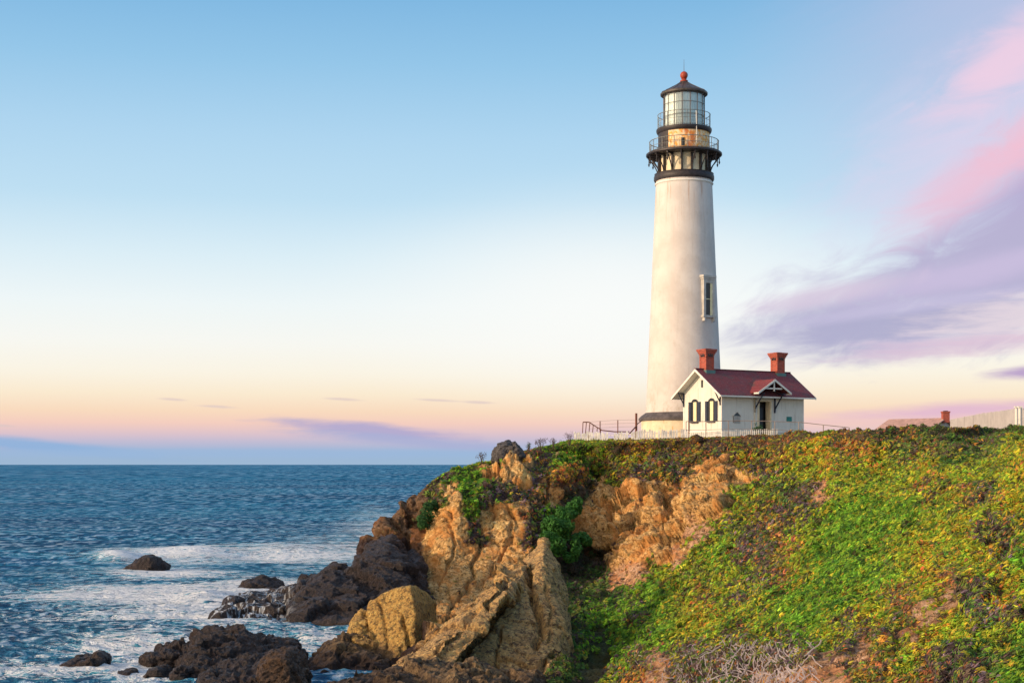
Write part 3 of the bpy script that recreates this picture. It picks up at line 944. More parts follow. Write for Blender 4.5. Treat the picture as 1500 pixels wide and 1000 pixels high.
# class of the local map patch keeps the cover on plants' side of rock edges
colr = np.zeros((len(ri), 3))
pn = perlin(pos * 1.7, 77) + 0.6 * perlin(pos * 5.0, 78)
for k, c in enumerate(CL):
    m_ = ccl == k
    if not m_.any(): continue
    pal = np.array(PAL[c]); n_ = m_.sum()
    idx = np.clip(((pn[m_] * 0.9 + 0.5 + rng.normal(size=n_) * 0.22) * len(pal)).astype(int), 0, len(pal) - 1)
    colr[m_] = pal[idx]
colr *= (1.22 * (1 + 0.35 * perlin(pos * 0.8, 79))[:, None]) * (np.exp(rng.normal(size=len(ri)) * 0.30))[:, None]
colr = np.clip(colr * (1 + rng.normal(size=(len(ri), 3)) * 0.07), 0.01, 0.85)
sz = np.clip(0.0024 * pos[:, 1], 0.095, 0.27) * rng.uniform(0.65, 1.45, len(ri)) * (1.0 + 0.35 * perlin(pos * 0.9, 82)) * np.where((ri < NB + 14), 0.55, 1.0) * np.where(np.isin(ccl, [CL.index('T'), CL.index('B'), CL.index('S')]), 0.7, 1.0)
# rotation: local z to a blend of surface normal and up
upv = nrm * 0.75 + np.array((0, 0, 0.55)) + rng.normal(size=nrm.shape) * 0.18
upv /= np.linalg.norm(upv, axis=1)[:, None]
pitch = np.arccos(np.clip(upv[:, 2], -1, 1)); yaw = np.arctan2(upv[:, 1], upv[:, 0])
# euler XYZ giving z-axis = upv:   Rz(yaw) Ry(pitch); spin is random in which mesh is picked
rot = np.stack([np.zeros(len(ri)), pitch, yaw], 1)

pm = bpy.data.meshes.new('ground_cover')
pm.vertices.add(len(pos)); pm.vertices.foreach_set('co', np.ascontiguousarray(pos, dtype=np.float32).ravel())
attr(pm, 'tcol', colr, 'FLOAT_COLOR')
attr(pm, 'rot', rot, 'FLOAT_VECTOR')
attr(pm, 'sz', sz)
cover = bpy.data.objects.new('ground_cover', pm)
COL.objects.link(cover)
tag(cover, 'ice plant and low shrubs covering the bluff and slope', 'ground cover', kind='stuff')
tuft_col = bpy.data.collections.new('tufts')
for k in range(6):
    tm = tuft_mesh('tuft', 13, M_cover, 0.55, 0.10, 100 + k)
    to = bpy.data.objects.new('tuft', tm)
    tuft_col.objects.link(to)
ng = bpy.data.node_groups.new('cover', 'GeometryNodeTree')
ng.interface.new_socket('Geometry', in_out='INPUT', socket_type='NodeSocketGeometry')
ng.interface.new_socket('Geometry', in_out='OUTPUT', socket_type='NodeSocketGeometry')
gi = ng.nodes.new('NodeGroupInput'); go = ng.nodes.new('NodeGroupOutput')
m2p = ng.nodes.new('GeometryNodeMeshToPoints')
iop = ng.nodes.new('GeometryNodeInstanceOnPoints')
ci_ = ng.nodes.new('GeometryNodeCollectionInfo'); ci_.inputs['Collection'].default_value = tuft_col
ci_.inputs['Separate Children'].default_value = True; ci_.inputs['Reset Children'].default_value = True
ar = ng.nodes.new('GeometryNodeInputNamedAttribute'); ar.data_type = 'FLOAT_VECTOR'; ar.inputs['Name'].default_value = 'rot'
asz = ng.nodes.new('GeometryNodeInputNamedAttribute'); asz.data_type = 'FLOAT'; asz.inputs['Name'].default_value = 'sz'
e2r = ng.nodes.new('FunctionNodeEulerToRotation')
L = ng.links.new
L(gi.outputs[0], m2p.inputs['Mesh']); L(m2p.outputs[0], iop.inputs['Points']); L(ci_.outputs[0], iop.inputs['Instance'])
iop.inputs['Pick Instance'].default_value = True
L(ar.outputs['Attribute'], e2r.inputs[0]); L(e2r.outputs[0], iop.inputs['Rotation']); L(asz.outputs['Attribute'], iop.inputs['Scale'])
L(iop.outputs[0], go.inputs[0])
md = cover.modifiers.new('cover', 'NODES'); md.node_group = ng


# ------------------------------------------------------------------ loose rocks and sea rocks
def rock(name, hulls, mat, label, cat='rock', voxel=0.2, amp=0.5, fs=0.6, seed=1, group=None, rough=0.12, crack=0.25, smooth=2, grooves=()):
    """hulls: list of (points [(px,py,d)...], thickness). Each hull is a closed volume; they are fused into one rock."""
    bm = bmesh.new()
    for pts, th in hulls:
        W = [P(*p) for p in pts]
        if th < 0:      # explicit hull: front points given, back = pushed away
            vs = [bm.verts.new(q) for q in W] + [bm.verts.new(q + Vector((0.25, -th, -0.2))) for q in W]
            bmesh.ops.convex_hull(bm, input=vs)
            continue
        c = sum(W, Vector()) / len(W)
        vs = []
        for q in W:
            vs.append(bm.verts.new(q))
        for q in W:
            v = c + (q - c) * 0.72; v.y = q.y * 0.5 + c.y * 0.5 - th * 0.5; vs.append(bm.verts.new(v))
            v = c + (q - c) * 0.80; v.y = q.y * 0.5 + c.y * 0.5 + th * 0.5; vs.append(bm.verts.new(v))
        bmesh.ops.convex_hull(bm, input=vs)
    me0 = bpy.data.meshes.new('tmp'); bm.to_mesh(me0); bm.free()
    o = bpy.data.objects.new('tmp', me0); COL.objects.link(o)
    r = o.modifiers.new('r', 'REMESH'); r.mode = 'VOXEL'; r.voxel_size = voxel
    sm = o.modifiers.new('s', 'SMOOTH'); sm.iterations = smooth; sm.factor = 0.5
    dg = bpy.context.evaluated_depsgraph_get()
    me = bpy.data.meshes.new_from_object(o.evaluated_get(dg))
    bpy.data.objects.remove(o)
    n = len(me.vertices)
    V = np.empty(n * 3, np.float32); me.vertices.foreach_get('co', V); V = V.reshape(-1, 3).astype(float)
    Nv = np.empty(n * 3, np.float32); me.vertices.foreach_get('normal', Nv); Nv = Nv.reshape(-1, 3)
    wp = np.stack([fbm(V * fs, 2, seed), fbm(V * fs, 2, seed + 5), fbm(V * fs, 2, seed + 9)], 1)
    h1, c1 = facets(V * fs + wp * 0.3, seed, 1.0)
    h2, c2 = facets(V * fs * 3.1 + wp * 0.3, seed + 1, 1.0)
    lay = V @ np.array([[0.80, 0.1, 0.55], [0.0, 1, 0], [-0.6, 0.1, 0.82]]).T
    strat = fbm(lay * fs * (0.35, 0.7, 2.4), 4, seed + 3, ridged=True)
    h3, _c3 = facets(V * fs * 8 + wp * 0.3, seed + 2, 1.0)
    d = amp * (h1 + 0.25 * h2 + 0.12 * h3 + 0.32 * strat + rough * 2 * fbm(V * fs * 2, 5, seed)) - amp * crack * ((1 - sstep(c1, 0, 0.12)) + 0.25 * (1 - sstep(c2, 0, 0.12)))
    d = d + rng.normal(size=n) * voxel * 0.12
    vpx = 750 + V[:, 0] / V[:, 1] * F; vpy = 680 - (V[:, 2] - EYE) / V[:, 1] * F
    jx = perlin(V * 0.9, 300) * 5; jy = perlin(V * 0.9, 301) * 5
    for line, wd, dp in grooves:      # fissures that run across the face
        best = np.full(n, 1e9)
        for (x0, y0), (x1, y1) in zip(line, line[1:]):
            ex, ey = x1 - x0, y1 - y0
            tt = np.clip(((vpx + jx - x0) * ex + (vpy + jy - y0) * ey) / (ex * ex + ey * ey), 0, 1)
            best = np.minimum(best, np.hypot(vpx + jx - x0 - tt * ex, vpy + jy - y0 - tt * ey))
        d = d - dp * (1 - sstep(best, wd * 0.3, wd)) * (Nv[:, 1] < 0.3)
    V = V + Nv * d[:, None]
    root = Vector(V.mean(0)); root.z = float(V[:, 2].min())
    V = V - np.array(root)
    me.vertices.foreach_set('co', V.astype(np.float32).ravel())
    me.materials.clear(); me.materials.append(mat)
    me.polygons.foreach_set('use_smooth', np.zeros(len(me.polygons), dtype=bool))
    me.update(); me.name = name
    ob = bpy.data.objects.new(name, me); ob.location = root
    COL.objects.link(ob)
    tag(ob, label, cat, group or ('dark rocks standing in the surf' if name == 'sea_rock' else None))
    return ob


def at_d(lst, d0, slope=0.0):
    """silhouette points all near distance d0; higher points lie farther back by slope (m per px)"""
    ymax = max(p[1] for p in lst)
    return [(x, y, d0 + (ymax - y) * slope) for x, y in lst]


rock('boulder', [(at_d([(721, 676), (723, 660), (730, 650), (742, 645), (755, 650), (766, 661), (770, 670), (760, 680)], 121.5), 3.0)],
     M_rock_grey, 'rounded grey boulder on the cliff top, alone against the sky', 'boulder', 0.12, 0.18, 0.7, 11)
rock('sea_rock', [(at_d([(180, 838), (198, 829), (212, 818), (224, 815), (238, 820), (246, 830), (236, 841), (200, 846)], 138), 3.5)],
     M_rock_dark, 'dark wet rock farthest out in the sea, ringed by breaking waves', 'rock', 0.2, 0.35, 0.6, 12)
rock('sea_rock', [(at_d([(80, 982), (98, 971), (122, 961), (145, 957), (158, 966), (150, 984), (110, 992)], 73.5), 2.2)],
     M_rock_dark, 'long low brown-black rock in the surf near the bottom left corner', 'rock', 0.1, 0.18, 1.0, 13)
rock('sea_rock', [(at_d([(342, 866), (358, 853), (380, 846), (402, 851), (414, 858), (400, 872), (360, 874)], 117), 4)],
     M_rock_dark, 'low dark rock in the surf just beyond the tip of the rock shelf', 'rock', 0.15, 0.35, 0.6, 14)
rock('sea_rock', [(at_d([(313, 880), (330, 875), (355, 870), (350, 882), (322, 886)], 109), 2)],
     M_rock_dark, 'thin dark rock barely above the foam off the shelf', 'rock', 0.12, 0.2, 0.9, 15)
M_rock_run = rock_material('wave_washed_rock', (0.058, 0.036, 0.029), (0.032, 0.022, 0.021), (0.018, 0.012, 0.013), rough=0.5, s=1.4, spec=0.5, run=True)
rock('rock_shelf', [
    (at_d([(314, 910), (320, 892), (345, 878), (385, 870), (430, 864), (470, 876), (480, 905), (440, 925), (330, 925)], 90, 0.24), 9),
    (at_d([(420, 872), (432, 860), (452, 852), (476, 834), (500, 825), (520, 836), (560, 860), (575, 900), (560, 925), (430, 925)], 90, 0.15), 10),
    (at_d([(500, 860), (520, 824), (543, 800), (575, 790), (620, 830), (625, 880), (600, 925), (520, 925)], 93, 0.11), 9)],
     M_rock_run, 'long black wet rock shelf running from the cliff foot out into the surf', 'rock shelf', 0.14, 0.55, 0.34, 16, crack=0.35)
rock('sea_rock', [
    (at_d([(262, 975), (282, 942), (308, 919), (345, 922), (372, 936), (398, 944), (425, 950), (442, 975), (430, 1045), (270, 1045)], 64.5, 0.10), 6),
    (at_d([(292, 1050), (304, 992), (330, 970), (372, 964), (440, 985), (440, 1050)], 61.5, 0.10), 6),
    (at_d([(222, 958), (262, 946), (300, 942), (310, 965), (290, 978), (246, 970)], 74.5), 4)],
     M_rock_dark, 'broad jagged black rock with a flat crown in the foreground surf', 'rock', 0.09, 0.42, 0.75, 17, crack=0.45)
rock('boulder', [(at_d([(376, 1020), (382, 968), (404, 952), (430, 949), (447, 968), (452, 1020), (390, 1040)], 62.5, 0.02), 3.5)],
     rock_material('ochre_wet_rock', (0.13, 0.075, 0.04), (0.10, 0.06, 0.04), (0.025, 0.017, 0.015), rough=0.55, s=1.3), 'rounded dark boulder with ochre flecks leaning on the broad black rock', 'boulder', 0.08, 0.2, 0.9, 18)
for i, (pts, lab) in enumerate([
    ([(415, 952), (412, 940), (424, 935), (438, 940), (438, 954)], 'small black rock perched behind the rounded ochre-flecked boulder'),
    ([(206, 966), (218, 958), (232, 960), (240, 970), (220, 974)], 'small dark rock in white foam left of the broad black rock'),
    ([(212, 990), (226, 978), (242, 976), (250, 988), (244, 1004), (220, 1004)], 'squat black rock in foam at the bottom edge, leftmost of three'),
    ([(250, 1004), (254, 985), (268, 976), (284, 980), (290, 1004)], 'squat black rock in foam at the bottom edge, middle of three'),
    ([(270, 985), (276, 970), (290, 966), (300, 976), (298, 992)], 'upright black rock against the broad rock, rightmost of three'),
    ([(166, 992), (180, 983), (196, 981), (200, 992), (185, 998)], 'flat wave-washed rock between the low brown-black rock and the broad rock')]):
    rock('sea_rock', [(at_d(pts, [76, 74, 69.5, 68.5, 71.5, 70.5][i]), 1.6)], M_rock_dark, lab, 'rock', 0.08, 0.16, 1.2, 30 + i)
rock('boulder', [(at_d([(447, 1015), (452, 972), (470, 955), (500, 934), (520, 926), (545, 945), (575, 985), (590, 1020)], 70, 0.08), 5)],
     M_rock_brown, 'dark brown cracked rock block below the golden boulder', 'boulder', 0.11, 0.4, 0.6, 21, crack=0.5)
rock('boulder', [(at_d([(508, 940), (516, 905), (530, 893), (548, 900), (566, 950), (555, 985), (520, 985)], 75, 0.05), 4)],
     M_rock_gold, 'narrow golden rock wedged on the seaward side of the golden boulder', 'boulder', 0.11, 0.28, 0.8, 22)
rock('boulder', [([(539, 893, 77.5), (543, 880, 78), (560, 869, 77.6), (578, 862, 77.2), (600, 858, 76.6), (608, 900, 75.2), (609, 948, 74.6), (568, 980, 74.0), (551, 972, 74.6), (541, 930, 76.2),
                   (614, 870, 79.8), (628, 881, 82.5), (630, 925, 82.5), (614, 948, 79)], -2.5)],
     M_rock_gold, 'large angular golden boulder with a shaded right side at the cliff foot', 'boulder', 0.08, 0.10, 0.55, 24, crack=0.3, smooth=2, grooves=[([(590, 905), (598, 935), (602, 950)], 4, 0.25), ([(556, 880), (566, 920), (562, 965)], 3, 0.15)])
rock('rock_outcrop', [
    (at_d([(797, 789), (812, 815), (828, 862), (835, 905), (837, 950), (818, 990), (800, 1050), (600, 1050), (655, 985), (735, 885), (774, 825)], 65.5, 0.085), 7),
    (at_d([(778, 824), (768, 848), (738, 888), (702, 935), (668, 976), (650, 992), (600, 1005), (540, 1014), (596, 964), (648, 924), (700, 878), (746, 846)], 64.6, 0.085), 7),
    (at_d([(530, 1020), (600, 985), (655, 980), (690, 1000), (690, 1060), (530, 1060)], 63.5, 0.085), 6)],
     M_rock_tan, 'tall tan pinnacle and slab of layered rock in front of the dark gully', 'rock outcrop', 0.10, 0.22, 0.34, 25, crack=0.5, smooth=2,
     grooves=[([(774, 832), (748, 876), (706, 931), (674, 970), (654, 992)], 6, 0.9),
              ([(771, 838), (779, 862), (784, 885), (791, 905), (793, 930), (784, 948)], 7, 0.8),
              ([(742, 860), (702, 898), (652, 942), (610, 984)], 4.5, 0.5),
              ([(736, 922), (728, 950), (730, 985)], 3.5, 0.35), ([(800, 860), (806, 900), (803, 940)], 3, 0.25),
              ([(690, 985), (740, 965), (790, 985)], 4, 0.4), ([(812, 960), (790, 985), (750, 1000)], 5, 0.5)])
rock('sea_rock', [(at_d([(452, 1060), (478, 1000), (540, 990), (620, 982), (700, 976), (790, 996), (815, 1060)], 58.5, 0.06), 6)],
     M_rock_brown, 'low brown rock along the bottom edge, under the tan pinnacle and slab', 'rock', 0.1, 0.4, 0.6, 27, crack=0.5)

# ------------------------------------------------------------------ sea
def sea():
    off = np.r_[np.linspace(420, 60, 760), np.geomspace(60, 0.5, 230)[1:], [0.30, 0.22]]
    D = 1502 * EYE / off
    ang = np.linspace(-0.44, 0.36, 900)
    Xg = D[:, None] * ang[None]; Yg = np.repeat(D[:, None], len(ang), 1)
    x, y = Xg.ravel(), Yg.ravel()
    p3 = np.stack([x, y, np.zeros_like(x)], 1)
    fade = lambda wl: np.clip(1 - (y * y / 15000) / (wl * 0.5), 0, 1)
    z = 0.65 * fade(22) * fbm(p3 * (0.022, 0.055, 1), 2, 200)
    z += 0.30 * fade(7) * fbm(np.stack([x * 0.08 + y * 0.03, y * 0.21, x * 0], 1), 3, 210, ridged=True) * 0.7
    z += 0.20 * fade(2.5) * fbm(np.stack([x * 0.4 + y * 0.1, y * 0.8, x * 0], 1), 3, 220, ridged=True)
    px = 750 + F * x / y; py = 680 + F * EYE / y
    def g(cx, cy, a, b): return np.exp(-(((px - cx) / a) ** 2 + ((py - cy) / b) ** 2))
    foam = (0.42 * g(300, 812, 180, 9) + 0.8 * g(180, 817, 34, 6) + 0.75 * g(262, 811, 40, 6) + 0.75 * g(235, 842, 70, 7) + 0.40 * g(470, 812, 90, 26) + 0.40 * g(560, 775, 60, 36)
            + 0.62 * g(120, 878, 130, 15) + 1.0 * g(290, 893, 60, 14) + 0.6 * g(395, 870, 80, 20) + 0.5 * g(240, 915, 150, 10) + 0.85 * g(300, 885, 90, 18)
            + 0.6 * g(60, 985, 120, 16) + 0.95 * g(225, 985, 60, 26) + 0.45 * g(190, 950, 90, 14) + 0.6 * g(470, 935, 60, 16) + 0.22 * g(250, 950, 300, 60) + 0.28 * g(230, 860, 300, 50)
            + 0.16 * g(350, 760, 350, 60) + 0.6 * g(330, 925, 60, 12))
    z += 0.75 * g(300, 888, 50, 7) + 0.9 * g(170, 818, 34, 6) + 0.8 * g(290, 812, 60, 5) + 0.5 * g(430, 808, 70, 5) - 0.25 * g(300, 826, 120, 6) + 0.4 * g(230, 868, 120, 6)
    land_hide = sstep(px, 700, 800)
    z = z * (1 - land_hide) - 0.5 * land_hide
    me = mesh_from_np('sea', np.stack([x, y, z], 1), grid_faces(*Xg.shape), None)
    attr(me, 'foam', foam * (1 + 0.35 * fbm(p3 * (0.05, 0.16, 1), 3, 240)))
    m = bpy.data.materials.new('sea_water'); m.use_nodes = True
    t = NT(m.node_tree); t.n.clear()
    pos = t.node('ShaderNodeNewGeometry').outputs['Position']
    fo = t.node('ShaderNodeAttribute', attribute_name='foam').outputs['Fac']
    p = t.node('ShaderNodeBsdfPrincipled')
    sp = t.node('ShaderNodeSeparateXYZ'); t.l.new(pos, sp.inputs[0])
    dist = sp.outputs[1]
    a1 = t.noise(t.scale(pos, (0.55, 1.1, 1)), 1.0, 8, 0.68, 0.6)
    a2 = t.noise(t.scale(pos, (0.07, 0.16, 0)), 1.0, 7, 0.70, 0.4)
    a3 = t.noise(t.scale(pos, (0.012, 0.022, 0)), 1.0, 8, 0.72, 0.3)
    # wind chop: crests merge into longer trains the farther out they lie
    def chop(fx, fy, seed_off):
        return t.noise(t.vm('ADD', t.scale(pos, (fx, fy, 0)), (seed_off, seed_off * 1.7, 0)), 1.0, 5, 0.62, 0.5)
    c0 = chop(1.1, 1.1, 3.0); c1 = chop(0.70, 0.42, 7.0); c2 = chop(0.42, 0.10, 11.0); c3 = chop(0.17, 0.017, 17.0); c4 = chop(0.05, 0.003, 23.0)
    mixf = lambda f, a, b: t.m('ADD', t.m('MULTIPLY', a, t.m('SUBTRACT', 1.0, f)), t.m('MULTIPLY', b, f))
    k = mixf(t.rng(dist, 90, 190), c0, c1)
    k = mixf(t.rng(dist, 210, 480), k, c2)
    k = mixf(t.rng(dist, 600, 1500), k, c3)
    k = mixf(t.rng(dist, 2000, 5000), k, c4)
    body = t.mix(t.rng(a2, 0.38, 0.64), (0.006, 0.150, 0.330, 1), (0.018, 0.330, 0.520, 1))
    body = t.mix(t.rng(fo, 0.10, 0.7, 0, 0.85), body, (0.05, 0.46, 0.60, 1))
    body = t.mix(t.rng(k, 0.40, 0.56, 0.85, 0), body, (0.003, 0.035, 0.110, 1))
    body = t.mix(t.rng(a3, 0.48, 0.7, 0, 0.35), body, (0.03, 0.20, 0.30, 1))
    big = t.noise(t.scale(pos, (0.006, 0.012, 0)), 1.0, 4, 0.6)
    body = t.mix(t.rng(big, 0.36, 0.52, 0.5, 0), body, (0.004, 0.050, 0.140, 1))
    body = t.mix(t.rng(big, 0.52, 0.68, 0, 0.3), body, (0.060, 0.300, 0.440, 1))
    veins = t.m('SUBTRACT', 1.0, t.m('ABSOLUTE', t.m('MULTIPLY', t.m('SUBTRACT', t.noise(t.scale(pos, (0.30, 0.85, 1)), 1.0, 7, 0.62, 1.2), 0.5), 7.0)), clamp=True)
    v2 = t.m('SUBTRACT', 1.0, t.m('ABSOLUTE', t.m('MULTIPLY', t.m('SUBTRACT', t.noise(t.scale(pos, (0.9, 2.2, 1)), 1.0, 6, 0.65, 0.8), 0.5), 6.0)), clamp=True)
    dens_ = t.m('ADD', t.m('MULTIPLY', t.m('MAXIMUM', veins, t.m('MULTIPLY', v2, 0.85)), 0.62), t.m('MULTIPLY', a2, 0.52))
    thr = t.rng(fo, 0.0, 1.0, 0.96, 0.50, smooth=False)
    fm = t.rng(t.m('SUBTRACT', dens_, thr), 0.0, 0.06)
    c = t.mix(fm, body, (0.88, 0.92, 0.95, 1))
    h = t.m('ADD', t.m('MULTIPLY', a1, 0.8), t.m('ADD', t.m('MULTIPLY', a2, 2.6), t.m('MULTIPLY', k, 1.0)))
    b = t.node('ShaderNodeBump'); b.inputs['Strength'].default_value = 1.0; b.inputs['Distance'].default_value = 1.0
    t.l.new(h, b.inputs['Height'])
    df = t.node('ShaderNodeBsdfDiffuse'); t.l.new(c, df.inputs[0]); t.l.new(b.outputs[0], df.inputs['Normal'])
    gs = t.node('ShaderNodeBsdfGlossy'); gs.inputs['Roughness'].default_value = 0.28
    gs.inputs[0].default_value = (1, 1, 1, 1); t.l.new(b.outputs[0], gs.inputs['Normal'])
    # wave backs that tilt to the low sky mirror it, the faces show the water itself
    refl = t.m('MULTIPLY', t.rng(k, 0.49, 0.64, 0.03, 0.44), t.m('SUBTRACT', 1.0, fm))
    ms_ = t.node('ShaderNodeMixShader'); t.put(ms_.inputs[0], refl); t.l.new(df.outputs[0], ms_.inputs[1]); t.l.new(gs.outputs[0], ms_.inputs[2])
    t.n.remove(p)
    o = t.node('ShaderNodeOutputMaterial'); t.l.new(ms_.outputs[0], o.inputs[0])
    me.materials.append(m)
    ob = bpy.data.objects.new('sea', me); COL.objects.link(ob)
    tag(ob, kind='structure')


sea()


# ------------------------------------------------------------------ lighthouse
def circ(r, a, z): return (r * math.cos(a), r * math.sin(a), z)


def facing(deg): return math.radians(deg - 90)     # 0 = towards camera, + = to the right in the picture


LX, LY = 17.75, 155.0
Z = lambda y: EYE + (680 - y) * LY / F
lh = empty('lighthouse', (LX, LY, 0))
tag(lh, 'tall white tapering lighthouse with black iron galleries and a glazed lantern', 'lighthouse')
pl = MB().lathe([(4.40, 12.0), (4.40, 14.52), (4.32, 14.55), (0.5, 14.56)], 96).build('plinth', M_plinth, lh, True)
MB().lathe([(4.30, 14.50), (4.68, 14.50), (4.68, 14.72), (4.40, 15.0), (3.95, 15.32), (3.80, 15.36)], 96).build('plinth_cap', M_lead, pl, True)
prof = []
for i in range(25):
    t_ = i / 24
    prof.append((3.90 - 1.02 * t_ + 0.06 * (1 - t_) ** 6, 15.3 + (39.2 - 15.3) * t_))
MB().lathe(prof, 128).build('shaft', M_white, lh, True)
MB().lathe([(2.85, 38.75), (2.98, 38.78), (3.02, 38.86), (2.98, 38.94), (2.85, 38.96)], 96).build('string_course', M_trim, lh, True)
MB().lathe([(2.6, 39.15), (3.02, 39.15), (3.10, 39.3), (3.10, 39.6), (3.02, 39.78), (3.05, 39.88), (2.5, 39.92)], 96).build('iron_belt', M_black, lh, True)
MB().lathe([(2.46, 39.9), (2.46, 41.75)], 96).build('bracket_course_wall', M_panel, lh, True)
for i in range(16):
    a = facing(11.25 + i * 22.5)
    mb = MB()
    R = Matrix.Rotation(a, 4, 'Z')
    # post on the wall, curved strut to the rim, and pendant
    mb.box(2.47, 2.72, -0.085, 0.085, 39.9, 41.7, R)
    prev = None
    for j in range(7):
        t_ = j / 6
        r_ = 2.72 + 0.95 * (t_ ** 1.6); z_ = 40.0 + 1.62 * t_
        q = R @ Vector((r_, 0, z_))
        if prev is not None: mb.bar(prev, q, 0.06, 5)
        prev = q
    mb.box(2.7, 3.72, -0.06, 0.06, 41.56, 41.74, R)
    mb.bar(R @ Vector((3.62, 0, 41.6)), R @ Vector((3.62, 0, 41.05)), 0.05, 6)
    mb.bar(R @ Vector((3.62, 0, 41.05)), R @ Vector((3.62, 0, 40.8)), 0.11, 6, 0.03)
    mb.bar(R @ Vector((3.62, 0, 41.5)), R @ Vector((3.2, 0, 41.0)), 0.035, 5)
    mb.build('bracket', M_black, lh)
for i in range(16):   # vertical dark stiles between the cream panels
    pass
MB().lathe([(2.4, 41.72), (3.80, 41.72), (3.90, 41.80), (3.90, 41.96), (3.82, 42.02), (2.4, 42.03)], 96).build('gallery_deck', M_black, lh, True)


def railing(rad, z0, z1, nposts, name, mat, r=0.028, nb=5):
    o = empty(name, (0, 0, 0)); o.parent = lh
    for i in range(nposts):
        a = 2 * math.pi * i / nposts
        MB().bar(circ(rad, a, z0), circ(rad, a, z1), r * 1.25, 6).build('post', mat, o)
    rl = MB()
    for zz, rr in [(z1, r * 1.35), (z0 + (z1 - z0) * 0.5, r * 0.7), (z0 + 0.12, r * 0.7)]:
        rl.lathe([(rad + rr * math.cos(t), zz + rr * math.sin(t)) for t in [k * math.pi / 3 for k in range(6)]], 72, closed=True)
    rl.build('rail', mat, o)
    bl = MB()
    for i in range(nposts * nb):
        if i % nb == 0: continue
        a = 2 * math.pi * i / (nposts * nb)
        bl.bar(circ(rad, a, z0 + 0.1), circ(rad, a, z1), r * 0.38, 4)
    bl.build('balusters', mat, o)


M_railg = material('weathered_grey_rail', (0.16, 0.17, 0.16), 0.5, 0.3, 2.0, 0.1, 8.0, tint=((0.42, 0.40, 0.34), 0.5, 0.7))
railing(3.55, 42.02, 43.22, 16, 'gallery_railing', M_railg)
MB().lathe([(2.62, 42.0), (2.62, 44.15)], 96).build('watch_room_wall', M_rust, lh, True)
# dark sheet on the seaward side of the watch room, a small slot window
MB().lathe([(2.66, 42.03), (2.66, 44.1)], 14, facing(-92), facing(-44)).build('watch_room_door', M_black, lh, True)
mb = MB(); mb.box(2.58, 2.68, -0.16, 0.16, 42.35, 43.15, Matrix.Rotation(facing(-9), 4, 'Z')); mb.build('slot_window', M_dark, lh)
MB().lathe([(2.55, 44.02), (2.72, 44.05), (2.82, 44.2), (2.86, 44.38), (2.84, 44.5), (2.0, 44.52)], 96).build('lantern_deck', M_black, lh, True)
railing(2.70, 44.5, 45.98, 16, 'lantern_railing', M_railg, 0.024, 3)
mb = MB(); mb.bar(circ(2.9, facing(20), 42.6), circ(2.75, facing(20), 45.9), 0.035, 6); mb.build('conduit', M_trim, lh)
gl = MB().lathe([(2.08, 44.55), (2.08, 48.05)], 16, facing(11.25), facing(371.25)).build('lantern_glazing', M_glass, lh)
dr = MB()
dr.lathe([(1, 44.6), (1, 48.0)], 192)
for v in dr.bm.verts:
    a = math.atan2(v.co.y, v.co.x)
    rr = 1.86 + 0.05 * math.sin(a * 40) + 0.02 * math.sin(a * 91)
    v.co.x, v.co.y = rr * math.cos(a), rr * math.sin(a)
dr.build('drape', M_drape, gl, True)
ms = MB()
for i in range(16):
    a = facing(11.25 + 22.5 * i)
    ms.bar(circ(2.10, a, 44.5), circ(2.10, a, 48.1), 0.045, 6)
for zz in (44.62, 45.75, 47.0, 47.95):
    for i in range(16):
        ms.bar(circ(2.10, facing(11.25 + 22.5 * i), zz), circ(2.10, facing(33.75 + 22.5 * i), zz), 0.03, 5)
for i in range(16):     # scalloped valance under the eave
    a0, a1 = facing(11.25 + 22.5 * i), facing(33.75 + 22.5 * i)
    p0, p1 = Vector(circ(2.1, a0, 48.1)), Vector(circ(2.1, a1, 48.1))
    pts = [p0, p1] + [p0.lerp(p1, 1 - k / 6) - Vector((0, 0, 0.10 + 0.16 * math.sin(math.pi * k / 6 + math.pi) + 0.16)) for k in range(7)]
    ms.poly(pts, Vector((math.cos((a0 + a1) / 2), math.sin((a0 + a1) / 2), 0)) * 0.03)
ms.build('glazing_bars', M_rail, gl)
rf = MB().lathe([(2.0, 48.02), (2.30, 47.98), (2.42, 48.05), (2.44, 48.2), (2.34, 48.32), (2.0, 48.48), (1.4, 48.80), (0.8, 49.12), (0.42, 49.36), (0.36, 49.5), (0.02, 49.52)], 64).build('lantern_roof', M_lroof, lh, True)
rb = MB()
for i in range(16):
    a = facing(11.25 + 22.5 * i)
    q = [circ(r_, a, z_ + 0.01) for r_, z_ in ((2.36, 48.32), (2.0, 48.48), (1.4, 48.80), (0.8, 49.12), (0.45, 49.36))]
    for u_, v_ in zip(q, q[1:]): rb.bar(u_, v_, 0.03, 4)
rb.build('roof_ribs', M_lroof, rf)
vb = MB().lathe([(0.40, 49.45), (0.42, 49.55), (0.26, 49.64), (0.24, 49.72), (0.30, 49.78)] + [(0.40 * math.cos(t), 50.12 + 0.40 * math.sin(t)) for t in np.linspace(-0.95, 1.5, 14)] + [(0.0, 50.53)], 32).build('vent_ball', M_redball, rf, True)
MB().bar((0, 0, 50.5), (0, 0, 51.75), 0.028, 6, 0.012).build('lightning_rod', M_rail, vb)
